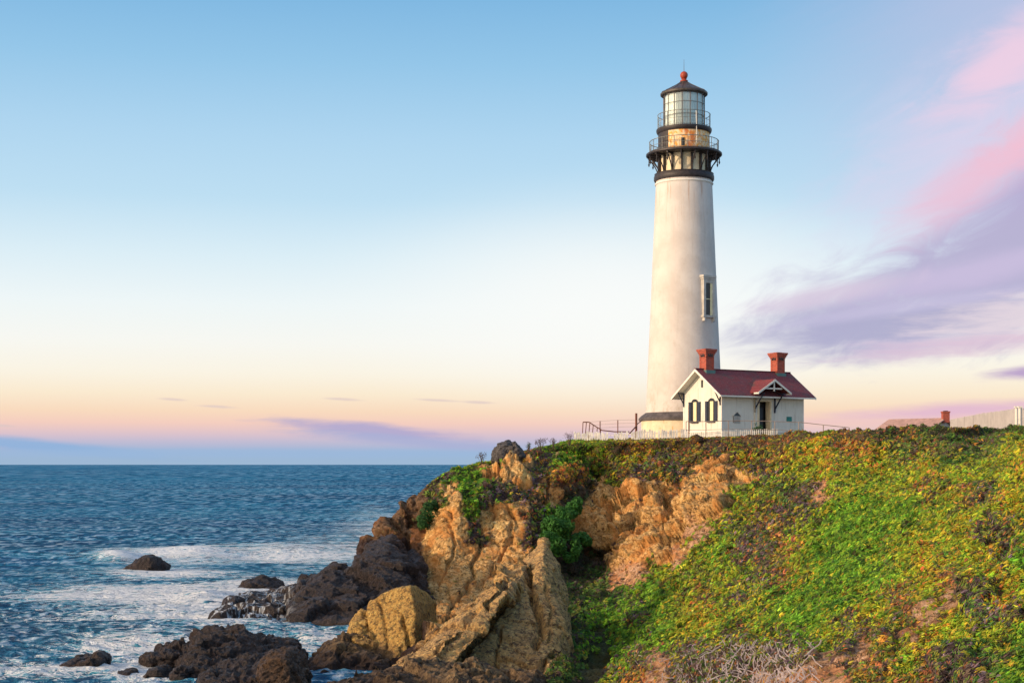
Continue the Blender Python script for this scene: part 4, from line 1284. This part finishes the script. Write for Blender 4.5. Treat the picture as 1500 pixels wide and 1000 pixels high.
# tall window in the tower
wa = facing(38)
WR = Matrix.Rotation(wa, 4, 'Z')
rw = 3.42
mb = MB()
mb.box(rw - 0.5, rw + 0.22, -0.78, -0.46, 25.1, 28.9, WR)
mb.box(rw - 0.5, rw + 0.22, 0.46, 0.78, 25.1, 28.9, WR)
mb.box(rw - 0.5, rw + 0.218, -0.458, 0.458, 28.35, 28.898, WR)
wf = mb.build('window_frame', M_stone, lh, bevel=0.02)
mb = MB(); mb.box(rw - 0.3, rw + 0.33, -0.94, 0.94, 28.90, 29.16, WR); mb.box(rw - 0.3, rw + 0.27, -0.86, 0.86, 28.72, 28.897, WR); mb.build('hood', M_stone, wf, bevel=0.03)
mb = MB(); mb.box(rw - 0.3, rw + 0.32, -0.92, 0.92, 24.86, 25.1, WR)
for s_ in (-0.66, 0.66): mb.box(rw - 0.2, rw + 0.32, s_ - 0.12, s_ + 0.12, 24.5, 24.858, WR)
mb.build('sill', M_stone, wf, bevel=0.02)
mb = MB(); mb.box(rw - 0.5, rw + 0.13, -0.46, 0.46, 25.1, 28.35, WR); mb.build('pane', M_dark, wf)
mb = MB(); mb.box(rw + 0.13, rw + 0.17, 0.20, 0.46, 25.1, 28.35, WR); mb.box(rw + 0.13, rw + 0.16, -0.46, -0.41, 25.1, 28.35, WR); mb.box(rw + 0.13, rw + 0.158, -0.41, 0.20, 26.7, 26.78, WR); mb.build('sash', M_curtain, wf)

# ------------------------------------------------------------------ cottage
CX, CY, CZ = 19.68, 141.0, 12.45
ct = empty('cottage', (CX, CY, 0), math.radians(32))
tag(ct, 'small white cottage with maroon shingle roof and two brick chimneys beside the lighthouse', 'cottage')
LEN, WID, OV, ROV = 10.3, 5.7, 0.8, 0.85
ZE, ZR = 16.52, 19.12           # eave edge (at y=-OV) and ridge heights
sl = (ZR - ZE) / (WID / 2 + OV)
zw = ZE + sl * OV - 0.12        # wall top at y=0
zp = ZR - 0.14
# walls: front (y=0) with a doorway, gable ends, back
D0, D1, DH = 4.6, 6.0, 16.0
mb = MB()
mb.box(0.0, D0, 0, 0.2, CZ - 1, zw); mb.box(D1, LEN, 0, 0.2, CZ - 1, zw); mb.box(D0, D1, 0.001, 0.199, DH, zw - 0.001)
mb.poly([(0.001, 0.2, CZ - 1), (0.001, WID, CZ - 1), (0.001, WID, zw), (0.001, WID / 2, zp), (0.001, 0.2, zw + 0.12)], (0.2, 0, 0))
mb.poly([(LEN - 0.2, 0.2, CZ - 1), (LEN - 0.2, WID, CZ - 1), (LEN - 0.2, WID, zw), (LEN - 0.2, WID / 2, zp), (LEN - 0.2, 0.2, zw + 0.12)], (0.199, 0, 0))
mb.box(0.21, LEN - 0.21, WID - 0.2, WID - 0.002, CZ - 1, zw)
wl = mb.build('wall', M_cwall, ct)
# corner boards, plinth line
for (x, y) in ((-0.03, -0.03), (LEN - 0.19, -0.03), (-0.03, WID - 0.19)):
    MB().box(x, x + 0.22, y, y + 0.22, CZ - 0.9, zw - 0.02).build('corner_board', M_trim, wl)
MB().box(0.2, D0 - 0.25, -0.05, 0.01, CZ + 0.6, CZ + 0.72).build('base_board', M_trim, wl)
MB().box(D1 + 0.25, LEN - 0.2, -0.05, 0.01, CZ + 0.6, CZ + 0.72).build('base_board', M_trim, wl)
MB().box(-0.05, 0.01, 0.2, WID - 0.2, CZ + 0.6, CZ + 0.72).build('base_board', M_trim, wl)
# roof: two slabs
yr = WID / 2
mb = MB()
th = 0.10
for s_ in (-1, 1):
    ye = yr + s_ * (WID / 2 + OV)
    mb.poly([(-ROV, yr, ZR), (-ROV, ye, ZE), (-ROV, ye, ZE - th), (-ROV, yr, ZR - th)], (LEN + 2 * ROV, 0, 0))
roof = mb.build('roof', M_roof, ct)
# bargeboards, soffit planks, gutters
for x0 in (-ROV - 0.05, LEN + ROV + 0.002):
    mb = MB()
    for s_ in (-1, 1):
        ye = yr + s_ * (WID / 2 + OV + 0.03)
        mb.poly([(x0, yr, ZR - 0.03), (x0, ye, ZE - 0.03), (x0, ye, ZE - 0.26), (x0, yr, ZR - 0.28)], (0.05, 0, 0))
    mb.build('bargeboard', M_trim, roof)
MB().box(-ROV, LEN + ROV, -OV - 0.12, -OV + 0.01, ZE - 0.2, ZE - 0.06).build('gutter', M_trim, roof)
MB().box(-ROV, LEN + ROV, WID + OV - 0.01, WID + OV + 0.12, ZE - 0.2, ZE - 0.06).build('gutter', M_trim, roof)
mb = MB()
for s_ in (-1, 1):
    ye = yr + s_ * (WID / 2 + OV - 0.05)
    mb.poly([(-ROV + 0.01, yr, ZR - th - 0.003), (-ROV + 0.01, ye, ZE - th + 0.03), (-ROV + 0.01, ye, ZE - th - 0.02), (-ROV + 0.01, yr, ZR - th - 0.05)], (LEN + 2 * ROV - 0.02, 0, 0))
mb.build('soffit', M_trim, roof)
mb = MB(); mb.box(-ROV - 0.02, LEN + ROV + 0.02, yr - 0.12, yr + 0.12, ZR - 0.03, ZR + 0.05); mb.build('ridge_cap', M_roof, roof)


def chimney(x):
    c = empty('chimney', (x, yr, 0)); c.parent = roof
    b = MB()
    b.box(-0.46, 0.46, -0.46, 0.46, ZR - 1.0, 20.15)
    b.box(-0.50, 0.50, -0.50, 0.50, 20.15, 20.25)
    for k, (h0, h1, w_) in enumerate(((20.25, 20.42, 0.48), (20.42, 20.56, 0.54), (20.56, 20.70, 0.60), (20.70, 20.84, 0.67), (20.84, 21.0, 0.72))):
        b.box(-w_, w_, -w_, w_, h0 + 0.001, h1)
    for s_ in (-1, 1):          # corner piers
        for q in (-1, 1):
            b.box(s_ * 0.40 - 0.1, s_ * 0.40 + 0.1, q * 0.40 - 0.1, q * 0.40 + 0.1, ZR - 0.9, 20.6)
    b.build('stack', M_brick, c, bevel=0.015)
    b = MB()
    for s_ in (-1, 1):
        for q in (-0.22, 0.0, 0.22):
            b.box(q - 0.06, q + 0.06, s_ * 0.50 - 0.06, s_ * 0.50 + 0.06, 20.28, 20.66)
            b.box(s_ * 0.50 - 0.06, s_ * 0.50 + 0.06, q - 0.06, q + 0.06, 20.28, 20.66)
    b.build('corbel_slots', M_dark, c)
    b = MB(); b.box(-0.30, 0.30, -0.30, 0.30, 20.9, 21.06); b.build('flue', M_dark, c)
    b = MB(); b.box(-0.56, 0.56, -0.62, 0.62, ZR - 0.55, ZR - 0.25 + 0.12); b.build('flashing', material('verdigris_flashing', (0.10, 0.20, 0.19), 0.6, 0.2), c)
    return c


chimney(0.55); chimney(9.55)


def knee_brace(x, y, dx, dy, z, s=0.75, parent=None):
    """dark timber brace: upright against the wall, arm under the roof, diagonal"""
    d = Vector((dx, dy, 0))
    o = Vector((x, y, z))
    b = MB()
    b.bar(o + Vector((0, 0, -1.35)) + d * 0.07, o + Vector((0, 0, 0.0)) + d * 0.07, 0.075, 4)
    b.bar(o + d * 0.0 + Vector((0, 0, -0.05)), o + d * s + Vector((0, 0, -0.05)), 0.07, 4)
    b.bar(o + d * 0.07 + Vector((0, 0, -1.1)), o + d * s * 0.9 + Vector((0, 0, -0.1)), 0.06, 4)
    return b.build('bracket', M_shutter, ct)


knee_brace(-0.02, 0.12, -1, 0, zw - 0.05)
knee_brace(-0.02, WID - 0.12, -1, 0, zw - 0.05)
mb = MB(); mb.box(-0.05, -0.001, yr - 0.11, yr + 0.11, 17.35, 18.05); mb.build('gable_vent', M_dark, ct)


def shuttered_window(yc):
    """on the seaward gable wall (x = 0), looking along -x"""
    f = MB()
    z0, z1, hw = 14.1, 15.9, 0.42
    arc = [(-0.06, yc + hw * math.cos(t), z1 + 0.30 * math.sin(t)) for t in np.linspace(0, math.pi, 9)]
    f.poly([(-0.06, yc - hw - 0.08, z0), (-0.06, yc + hw + 0.08, z0), (-0.06, yc + hw + 0.08, z1)] + [(-0.06, yc + (hw + 0.08) * math.cos(t), z1 + 0.38 * math.sin(t)) for t in np.linspace(0.2, math.pi - 0.2, 8)] + [(-0.06, yc - hw - 0.08, z1)], (0.05, 0, 0))
    w_ = f.build('window', M_dark, ct)
    b = MB(); b.box(-0.075, -0.061, yc - 0.30, yc + 0.16, z0 + 0.05, z1 + 0.08); b.build('blind', M_curtain, w_)
    for s_ in (-1, 1):
        b = MB(); y0 = yc + s_ * (hw + 0.08); y1 = yc + s_ * (hw + 0.46)
        b.box(-0.10, -0.02, min(y0, y1), max(y0, y1), z0 - 0.02, z1 + 0.10)
        for k in range(14):
            b.box(-0.125, -0.10, min(y0, y1) + 0.05, max(y0, y1) - 0.05, z0 + 0.08 + k * 0.125, z0 + 0.14 + k * 0.125)
        b.build('shutter', M_shutter, w_)
    b = MB(); b.box(-0.16, -0.001, yc - hw - 0.12, yc + hw + 0.12, z0 - 0.14, z0 - 0.021); b.build('sill', M_lead, w_)


shuttered_window(1.45)
shuttered_window(3.95)
# small louvred vent with pointed hood, and a teal vent, on the long wall
mb = MB(); mb.poly([(1.4, -0.06, 13.95), (2.25, -0.06, 13.95), (2.25, -0.06, 14.6), (1.825, -0.06, 14.95), (1.4, -0.06, 14.6)], (0, 0.05, 0)); hv = mb.build('pointed_vent', material('slate_louvre', (0.07, 0.085, 0.095), 0.6, 0.2), ct)
mb = MB()
mb.bar((1.3, -0.08, 14.58), (1.825, -0.08, 15.02), 0.045, 4); mb.bar((2.35, -0.08, 14.58), (1.825, -0.08, 15.02), 0.045, 4)
for k in range(6): mb.box(1.42, 2.23, -0.09, -0.062, 14.0 + k * 0.1, 14.05 + k * 0.1)
mb.build('louvre', M_trim, hv)
mb = MB(); mb.box(8.1, 8.75, -0.05, -0.001, 14.15, 14.62); mb.build('square_vent', M_teal, ct)
# doorway recess and door
mb = MB(); mb.box(D0, D1, 0.75, 0.82, CZ - 0.2, DH); mb.build('recess_back', M_dark, wl)
dd = MB(); dd.box(D0 + 0.12, D1 - 0.42, 0.55, 0.62, CZ, DH - 0.55)
dd.box(D0 + 0.22, D1 - 0.52, 0.53, 0.549, CZ + 0.2, CZ + 1.2); dd.box(D0 + 0.22, D1 - 0.52, 0.53, 0.549, CZ + 1.4, DH - 0.75)
door = dd.build('door', M_door, ct)
MB().bar((D1 - 0.55, 0.5, CZ + 1.1), (D1 - 0.55, 0.56, CZ + 1.1), 0.05, 8).build('handle', M_trim, door)
mb = MB(); mb.box(D0 - 0.16, D0 + 0.02, -0.07, 0.6, CZ - 0.5, DH + 0.1); mb.box(D1 - 0.02, D1 + 0.16, -0.07, 0.6, CZ - 0.5, DH + 0.1); mb.box(D0 + 0.021, D1 - 0.021, -0.06, 0.5, DH, DH + 0.12)
mb.build('door_frame', M_panel, ct)
# porch gable
pc, ph, py_, pa, pe = 5.25, 2.05, -1.55, 18.10, 16.85
mb = MB()
yb = 1.2
for s_ in (-1, 1):
    mb.poly([(pc, py_, pa), (pc + s_ * ph, py_, pe), (pc + s_ * ph, py_, pe - 0.09), (pc, py_, pa - 0.09)], (0, yb - py_, 0))
pr = mb.build('porch_roof', M_proof, ct)
mb = MB()
for s_ in (-1, 1):
    mb.poly([(pc, py_ - 0.05, pa - 0.02), (pc + s_ * (ph + 0.03), py_ - 0.05, pe - 0.02), (pc + s_ * (ph + 0.03), py_ - 0.05, pe - 0.22), (pc, py_ - 0.05, pa - 0.24)], (0, 0.048, 0))
    mb.box(pc + s_ * ph - 0.05, pc + s_ * ph + 0.05, py_, -OV - 0.13, pe - 0.2, pe - 0.05)
mb.build('bargeboard', M_trim, pr)
mb = MB(); mb.box(pc - 1.0, pc + 1.0, py_ + 0.1, py_ + 0.2, pe + 0.28, pe + 0.42); mb.box(pc - 0.06, pc + 0.06, py_ + 0.08, py_ + 0.19, pe + 0.1, pa - 0.2); mb.build('collar_tie', M_trim, pr)
for x in (4.05, 6.55):
    b = MB()
    b.bar((x, -0.08, pe - 1.9), (x, -0.08, pe - 0.1), 0.085, 4)
    b.bar((x, 0, pe - 0.12), (x, py_ + 0.15, pe - 0.12), 0.08, 4)
    b.bar((x, -0.1, pe - 1.55), (x, py_ + 0.35, pe - 0.18), 0.07, 4)
    b.build('bracket', M_shutter, pr)
mb = MB()
for k in range(5):
    mb.bar((D0 - 0.6 + 0.0, -0.12 - 0.0, CZ - 0.2), (D0 - 0.6, -0.12, zw - 0.3), 0.04, 6) if k == 0 else None
mb.build('downpipe', M_panel, ct)
mb = MB(); mb.bar((-0.08, WID - 0.9, CZ - 0.8), (-0.08, WID - 0.9, 15.7), 0.05, 6); mb.build('downpipe', M_post, ct)

# ------------------------------------------------------------------ fences on the bluff
fr = empty('picket_fence', P(920, 645, 131))
tag(fr, 'weathered white picket fence with uneven gaps along the cliff edge below the lighthouse', 'fence')


def rel(o, v): return Vector(v) - o.location


def zon(px, d, extra=0.0):
    x = (px - 750) / F * d
    return Vector((x, d, ground_z(x, d) + extra))


rnd = random.Random(3)
path = [(842, 133), (880, 132.5), (915, 132), (935, 131.5), (960, 131.5), (1006, 132)]
pk = MB(); rails = MB()
n_p = 46; last = None
for i in range(n_p):
    px = 842 + (1006 - 842) * i / (n_p - 1)
    d = np.interp(px, [a for a, b in path], [b for a, b in path])
    g = zon(px, d)
    top_px = np.interp(px, [842, 880, 900, 940, 1006], [632, 633, 634, 630, 629])
    zt = EYE + (680 - top_px) * d / F + rnd.uniform(-0.10, 0.10)
    g.z = min(g.z, zt - 0.5)
    if last is not None and i % 2 == 0:
        rails.bar(rel(fr, Vector((last.x, last.y + 0.05, zt - 0.25))), rel(fr, Vector((g.x, g.y + 0.05, zt - 0.25))), 0.035, 4)
        rails.bar(rel(fr, Vector((last.x, last.y + 0.05, zt - 0.8))), rel(fr, Vector((g.x, g.y + 0.05, zt - 0.8))), 0.035, 4)
    if i % 2 == 0: last = g.copy()
    if 13 < i < 16 or i in (22, 33, 42): continue
    b = rel(fr, g); tl = rnd.uniform(-0.06, 0.06)
    h = zt - g.z
    M_ = Matrix.Translation(b) @ Matrix.Rotation(tl, 4, 'Y')
    pk.box(-0.085, 0.085, -0.015, 0.015, -0.3, h - 0.08, M_)
    pk.poly([M_ @ Vector((-0.085, -0.015, h - 0.08)), M_ @ Vector((0.085, -0.015, h - 0.08)), M_ @ Vector((0, -0.015, h))], (0, 0.03, 0))
    if i % 9 == 0: MB().bar(b + Vector((0, 0.12, -0.3)), b + Vector((0, 0.12, h + 0.05)), 0.07, 6).build('post', M_picket, fr)
pk.build('pickets', M_picket, fr); rails.build('rail', M_picket, fr)

f2 = empty('picket_fence', P(1090, 630, 134))
tag(f2, 'low row of white pickets in front of the cottage long wall', 'fence')
pk = MB(); rl = MB(); lastp = None
for i in range(44):
    px = 1010 + 128 * i / 43; d = 134.5
    g = zon(px, d); zt = EYE + (680 - np.interp(px, [1010, 1060, 1138], [634, 630.5, 627.5])) * d / F + rnd.uniform(-0.05, 0.05)
    g.z = min(g.z, zt - 0.4)
    b = rel(f2, g); h = zt - g.z
    pk.box(b.x - 0.045, b.x + 0.045, b.y - 0.015, b.y + 0.015, b.z - 0.3, b.z + h)
    q = b + Vector((0, 0.04, h - 0.2))
    if lastp is not None: rl.bar(lastp, q, 0.03, 4)
    lastp = q
pk.build('pickets', M_picket, f2); rl.build('rail', M_picket, f2)

# pipe rail in front of the cottage
f3 = empty('pipe_railing', P(1100, 625, 133))
tag(f3, 'thin rusty pipe railing running past the cottage and down to the grass', 'railing')
pts = [(1005, 617), (1034, 617), (1067, 616), (1101, 616), (1135, 617), (1170, 618), (1206, 622), (1244, 626)]
prev = None
rl = MB()
M_pipe = material('grey_rusty_pipe', (0.30, 0.24, 0.21), 0.6, 0.3, 2.0, 0.1, 8.0)
for (px, py) in pts:
    d = 133.0
    topv = P(px, py, d)
    gz = min(ground_z(topv.x, d), topv.z - 0.3)
    b = MB(); b.bar(rel(f3, Vector((topv.x, d, gz - 0.3))), rel(f3, topv), 0.04, 6); b.build('post', M_pipe, f3)
    if prev is not None:
        rl.bar(rel(f3, prev), rel(f3, topv), 0.03, 5)
        if px < 1200: rl.bar(rel(f3, prev - Vector((0, 0, 0.75))), rel(f3, topv - Vector((0, 0, 0.75))), 0.02, 5)
    prev = topv
rl.build('rail', M_pipe, f3)

# leaning rusty stair rail and wire fence to the left of the lighthouse
f4 = empty('stair_railing', P(870, 632, 137))
tag(f4, 'rusty stair railing stepping down behind the left end of the picket fence', 'railing')
rl = MB(); d = 137.0
toppts = [(854, 618), (863, 618), (872, 624), (882, 630), (900, 632), (922, 632)]
for a, b in zip(toppts, toppts[1:]): rl.bar(rel(f4, P(*a, d)), rel(f4, P(*b, d)), 0.05, 6)
for (x0, y0), (x1, y1) in [((854, 618), (853, 636)), ((859, 618), (857, 636)), ((864, 619), (862, 636)), ((869, 622), (867, 638)), ((875, 626), (873, 640)), ((880, 629), (878, 640))]:
    rl.bar(rel(f4, P(x0, y0, d)), rel(f4, P(x1, y1 + 6, d)), 0.04, 5)
rl.build('rail', M_post, f4)
f5 = empty('wire_fence', P(905, 625, 136))
tag(f5, 'wire fence on thin rusty posts between the stair railing and the tall post', 'fence')
for px, py in ((879, 616.5), (905, 615)):
    b = MB(); b.bar(rel(f5, P(px, py, 136)), rel(f5, P(px, 648, 136)), 0.045, 6); b.build('post', M_post, f5)
wr = MB()
for dy_ in (0, 5, 10):
    wr.bar(rel(f5, P(862, 618 + dy_, 136)), rel(f5, P(879, 616.6 + dy_, 136)), 0.014, 4)
    wr.bar(rel(f5, P(879, 616.6 + dy_, 136)), rel(f5, P(905, 615 + dy_, 136)), 0.014, 4)
    wr.bar(rel(f5, P(905, 615 + dy_, 136)), rel(f5, P(932, 614.5 + dy_, 136)), 0.014, 4)
wr.build('wire', M_pipe, f5)
tp = empty('fence_post', P(932, 648, 135))
tag(tp, 'tall rust-brown post standing behind the pickets left of the tower plinth', 'post')
b = MB(); b.bar(rel(tp, P(932, 650, 135)), rel(tp, P(932, 605, 135)), 0.10, 8); b.build('pole', M_post, tp)
b = MB(); b.bar(rel(tp, P(932, 624, 135)), rel(tp, P(921, 636, 134)), 0.06, 5); b.bar(rel(tp, P(932, 622, 135)), rel(tp, P(941, 615, 139)), 0.05, 5); b.build('brace', M_post, tp)

# ------------------------------------------------------------------ far house and white board fence
hs = empty('house', P(1345, 622, 196))
tag(hs, 'low brown-roofed house with one brick chimney half hidden behind the green ridge', 'house')
A = P(1302, 613.5, 196); B = P(1386, 611, 190)
A.z = B.z = 15.9
dv = (B - A).normalized(); sd_ = Vector((dv.y, -dv.x, 0))
if sd_.y > 0: sd_ = -sd_
A = A - hs.location; B = B - hs.location
mb = MB()
for s_ in (1, -1):
    e0 = A + sd_ * 4.2 * s_ - Vector((0, 0, 1.75)); e1 = B + sd_ * 4.2 * s_ - Vector((0, 0, 1.75))
    mb.poly([A, e0, e0 - Vector((0, 0, 0.12)), A - Vector((0, 0, 0.12))], B - A)
hr = mb.build('roof', M_farroof, hs)
mb = MB()
a0 = A + dv * 0.5 + sd_ * 3.7; a1 = A + dv * 0.5 - sd_ * 3.7
for q in (a0, a1): q.z = A.z - 1.7
lo = Vector((0, 0, 12.3 - hs.location.z - a0.z))
mb.poly([a0, A + dv * 0.5 - Vector((0, 0, 0.2)), a1, a1 + lo, a0 + lo], (B - A) - dv * 1.0)
mb.build('wall', M_boards, hs)
ch = empty('chimney', B - dv * 0.1); ch.parent = hr
mb = MB(); mb.box(-0.42, 0.42, -0.42, 0.42, -0.6, 0.62); mb.box(-0.48, 0.48, -0.48, 0.48, 0.621, 0.82); mb.build('stack', M_brick, ch)
mb = MB(); mb.box(-0.25, 0.25, -0.25, 0.25, 0.7, 0.9); mb.build('flue', M_dark, ch)

f6 = empty('board_fence', P(1450, 620, 122))
tag(f6, 'tall white board fence climbing along the ridge at the right edge', 'fence')
bd = MB(); n_b = 90
for i in range(n_b):
    t_ = i / (n_b - 1)
    d = 142 + (107 - 142) * t_
    px = 1393 + (1540 - 1393) * t_
    x = (px - 750) / F * d
    g = 12.2
    zt = EYE + (680 - np.interp(px, [1393, 1440, 1492, 1540], [614, 605, 598, 594])) * d / F + rnd.uniform(-0.03, 0.03)
    q = rel(f6, Vector((x, d, g)))
    bd.box(q.x - 0.065, q.x + 0.065, q.y - 0.02, q.y + 0.02, q.z, q.z + zt - g)
bd.build('boards', M_boards, f6)
for px, d in ((1489, 117), (1494, 116)):
    v = P(px, 597, d)
    b = MB(); b.bar(rel(f6, Vector((v.x, d, 12))), rel(f6, v), 0.11, 8); b.build('post', M_trim, f6)
    b = MB(); b.box(*(lambda q: (q.x - 0.16, q.x + 0.16, q.y - 0.16, q.y + 0.16, q.z, q.z + 0.12))(rel(f6, v))); b.build('post_cap', M_trim, f6)


# ------------------------------------------------------------------ shrubs
def leaf_blob(bm, c, rx, ry, rz, n, size, r):
    for i in range(n):
        u = Vector((r.gauss(0, 1), r.gauss(0, 1), r.gauss(0, 1))).normalized()
        k = 0.55 + 0.45 * r.random() ** 0.5
        p = c + Vector((u.x * rx, u.y * ry, u.z * rz)) * k
        nrm_ = (u + Vector((r.uniform(-.7, .7), r.uniform(-.7, .7), r.uniform(-.3, .9)))).normalized()
        a = nrm_.orthogonal().normalized(); b = nrm_.cross(a)
        th_ = r.random() * 6.28
        a, b = a * math.cos(th_) + b * math.sin(th_), b * math.cos(th_) - a * math.sin(th_)
        s = size * r.uniform(0.6, 1.3)
        vs = [bm.verts.new(p + a * s), bm.verts.new(p + b * s * 0.45 + nrm_ * s * 0.15), bm.verts.new(p - a * s), bm.verts.new(p - b * s * 0.45 + nrm_ * s * 0.15)]
        bm.faces.new(vs)


def shrub(name, blobs, n, size, mat, label, seed, stems=True, cat='shrub', group=None):
    r = random.Random(seed)
    base_ = P(*blobs[0][:3])
    root = empty(name, base_)
    tag(root, label, cat, group)
    bm = bmesh.new()
    st = MB()
    for (px, py, d, rad) in blobs:
        c = P(px, py, d) - base_
        for k in range(9):
            u = Vector((r.gauss(0, 1), r.gauss(0, 1), r.gauss(0, 1))).normalized()
            cc_ = c + u * rad * r.uniform(0.35, 0.8)
            leaf_blob(bm, cc_, rad * 0.45, rad * 0.45, rad * 0.40, n // 9, size, r)
        st.bar(Vector((0, 1.5, -0.8)), c, 0.06, 5, 0.02)
    me = bpy.data.meshes.new('foliage'); bm.to_mesh(me); bm.free(); me.materials.append(mat)
    o = bpy.data.objects.new('foliage', me); COL.objects.link(o); o.parent = root
    st.build('stem', M_twig, root)
    return root


M_twig = material('dry_twig', (0.13, 0.09, 0.07), 0.85, 0.3)
M_twigp = material('purple_twig', (0.16, 0.10, 0.12), 0.85, 0.3)
M_bush = foliage_material('fresh_green_leaves', False, (0.040, 0.135, 0.022))
M_bushd = foliage_material('dark_green_leaves', False, (0.03, 0.09, 0.022))
shrub('shrub', [(825, 775, 109, 1.1), (808, 768, 109, 1.0), (843, 745, 112, 0.95), (812, 798, 107, 1.0), (850, 790, 111, 0.9), (828, 752, 111, 0.8), (838, 806, 109, 0.8), (804, 786, 107, 0.7)], 1300, 0.13, M_bush,
      'bright green shrub hanging on the cliff face above the dark gully', 5)
shrub('shrub', [(626, 752, 109.5, 0.8), (622, 765, 109, 0.7), (632, 742, 110, 0.6)], 700, 0.10, M_bushd, 'dark green bush on the brown left flank of the cliff', 6)


def twig_plant(px, py, d, h, w_, label, mat, seed, leaves=60):
    r = random.Random(seed)
    b0 = land_at(px, py + 4)
    sky_pt = P(px, py, b0.y)
    base_ = Vector((sky_pt.x, b0.y, sky_pt.z - 0.4))
    root = empty('dry_plant', base_)
    tag(root, label, 'plant')
    st = MB(); bm = bmesh.new()
    for k in range(14):
        a = r.random() * 6.28; sp = r.random() * w_
        tip = Vector((math.cos(a) * sp, math.sin(a) * sp, 0.4 + h * r.uniform(0.55, 1.0)))
        st.bar(Vector((0, 0, 0)), tip * 0.5 + Vector((0, 0, 0.1)), 0.022, 4, 0.016); st.bar(tip * 0.5 + Vector((0, 0, 0.1)), tip, 0.016, 4, 0.007)
        leaf_blob(bm, tip * 0.85, 0.16, 0.16, 0.22, leaves // 14 + 1, 0.055, r)
    st.build('stem', M_twig, root)
    me = bpy.data.meshes.new('leaves'); bm.to_mesh(me); bm.free(); me.materials.append(mat)
    o = bpy.data.objects.new('leaves', me); COL.objects.link(o); o.parent = root


M_dryleaf = foliage_material('dry_leaves', False, (0.10, 0.07, 0.07))
twig_plant(706, 676, 121, 0.8, 0.55, 'small sprig of dark leaves against the sea just left of the grey boulder', M_dryleaf, 51, 120)
twig_plant(774, 661, 126, 0.9, 0.4, 'thin grey-green sprig just right of the grey boulder', M_bushd, 52, 90)
twig_plant(792, 656, 127, 0.95, 0.6, 'twiggy dark plant on the crest midway between boulder and picket fence', M_dryleaf, 53, 170)
twig_plant(811, 650, 128, 0.5, 0.7, 'low twiggy tuft on the crest, nearer the picket fence', M_dryleaf, 54, 90)
twig_plant(834, 647, 129, 0.9, 0.5, 'pale pinkish dry sprig at the left end of the picket fence', M_twigp, 55, 60)
shrub('shrub', [(1112, 625, 137, 0.45), (1106, 629, 137, 0.35)], 260, 0.06, M_bushd, 'small green bush by the cottage door', 7)

# tangle of bleached stems at the bottom of the slope
M_bleach = material('bleached_stems', (0.42, 0.36, 0.36), 0.8, 0.3, 3.0, 0.2)
r = random.Random(9)
tb = empty('brushwood', land_at(1060, 975))
tag(tb, 'tangle of bleached grey dead stems spilling over the soil below the green slope', 'brushwood', kind='stuff')
mb = MB()
for k in range(620):
    px = r.choice([r.gauss(1030, 34), r.gauss(1130, 26), r.gauss(1075, 60)]); py = r.uniform(945, 1004) + abs(px - 1075) * 0.06
    px = min(max(px, 935), 1190)
    p0 = land_at(px, py)
    ang_ = r.gauss(-1.2, 0.7)
    ln = r.uniform(0.25, 1.1) * min(1.0, p0.y / 50) * 0.8
    dirv = Vector((math.cos(ang_), r.uniform(-0.5, 0.1), math.sin(ang_)))
    prev = p0 + Vector((0, -0.12 - r.random() * 0.15, r.uniform(0.05, 0.3)))
    for j in range(4):
        nx = prev + dirv * ln / 4 + Vector((r.uniform(-.07, .07), r.uniform(-.05, .05), r.uniform(-.07, .03)))
        mb.bar(prev - tb.location, nx - tb.location, r.uniform(0.008, 0.018), 4)
        prev = nx
mb.build('stems', M_bleach, tb)
print('done')
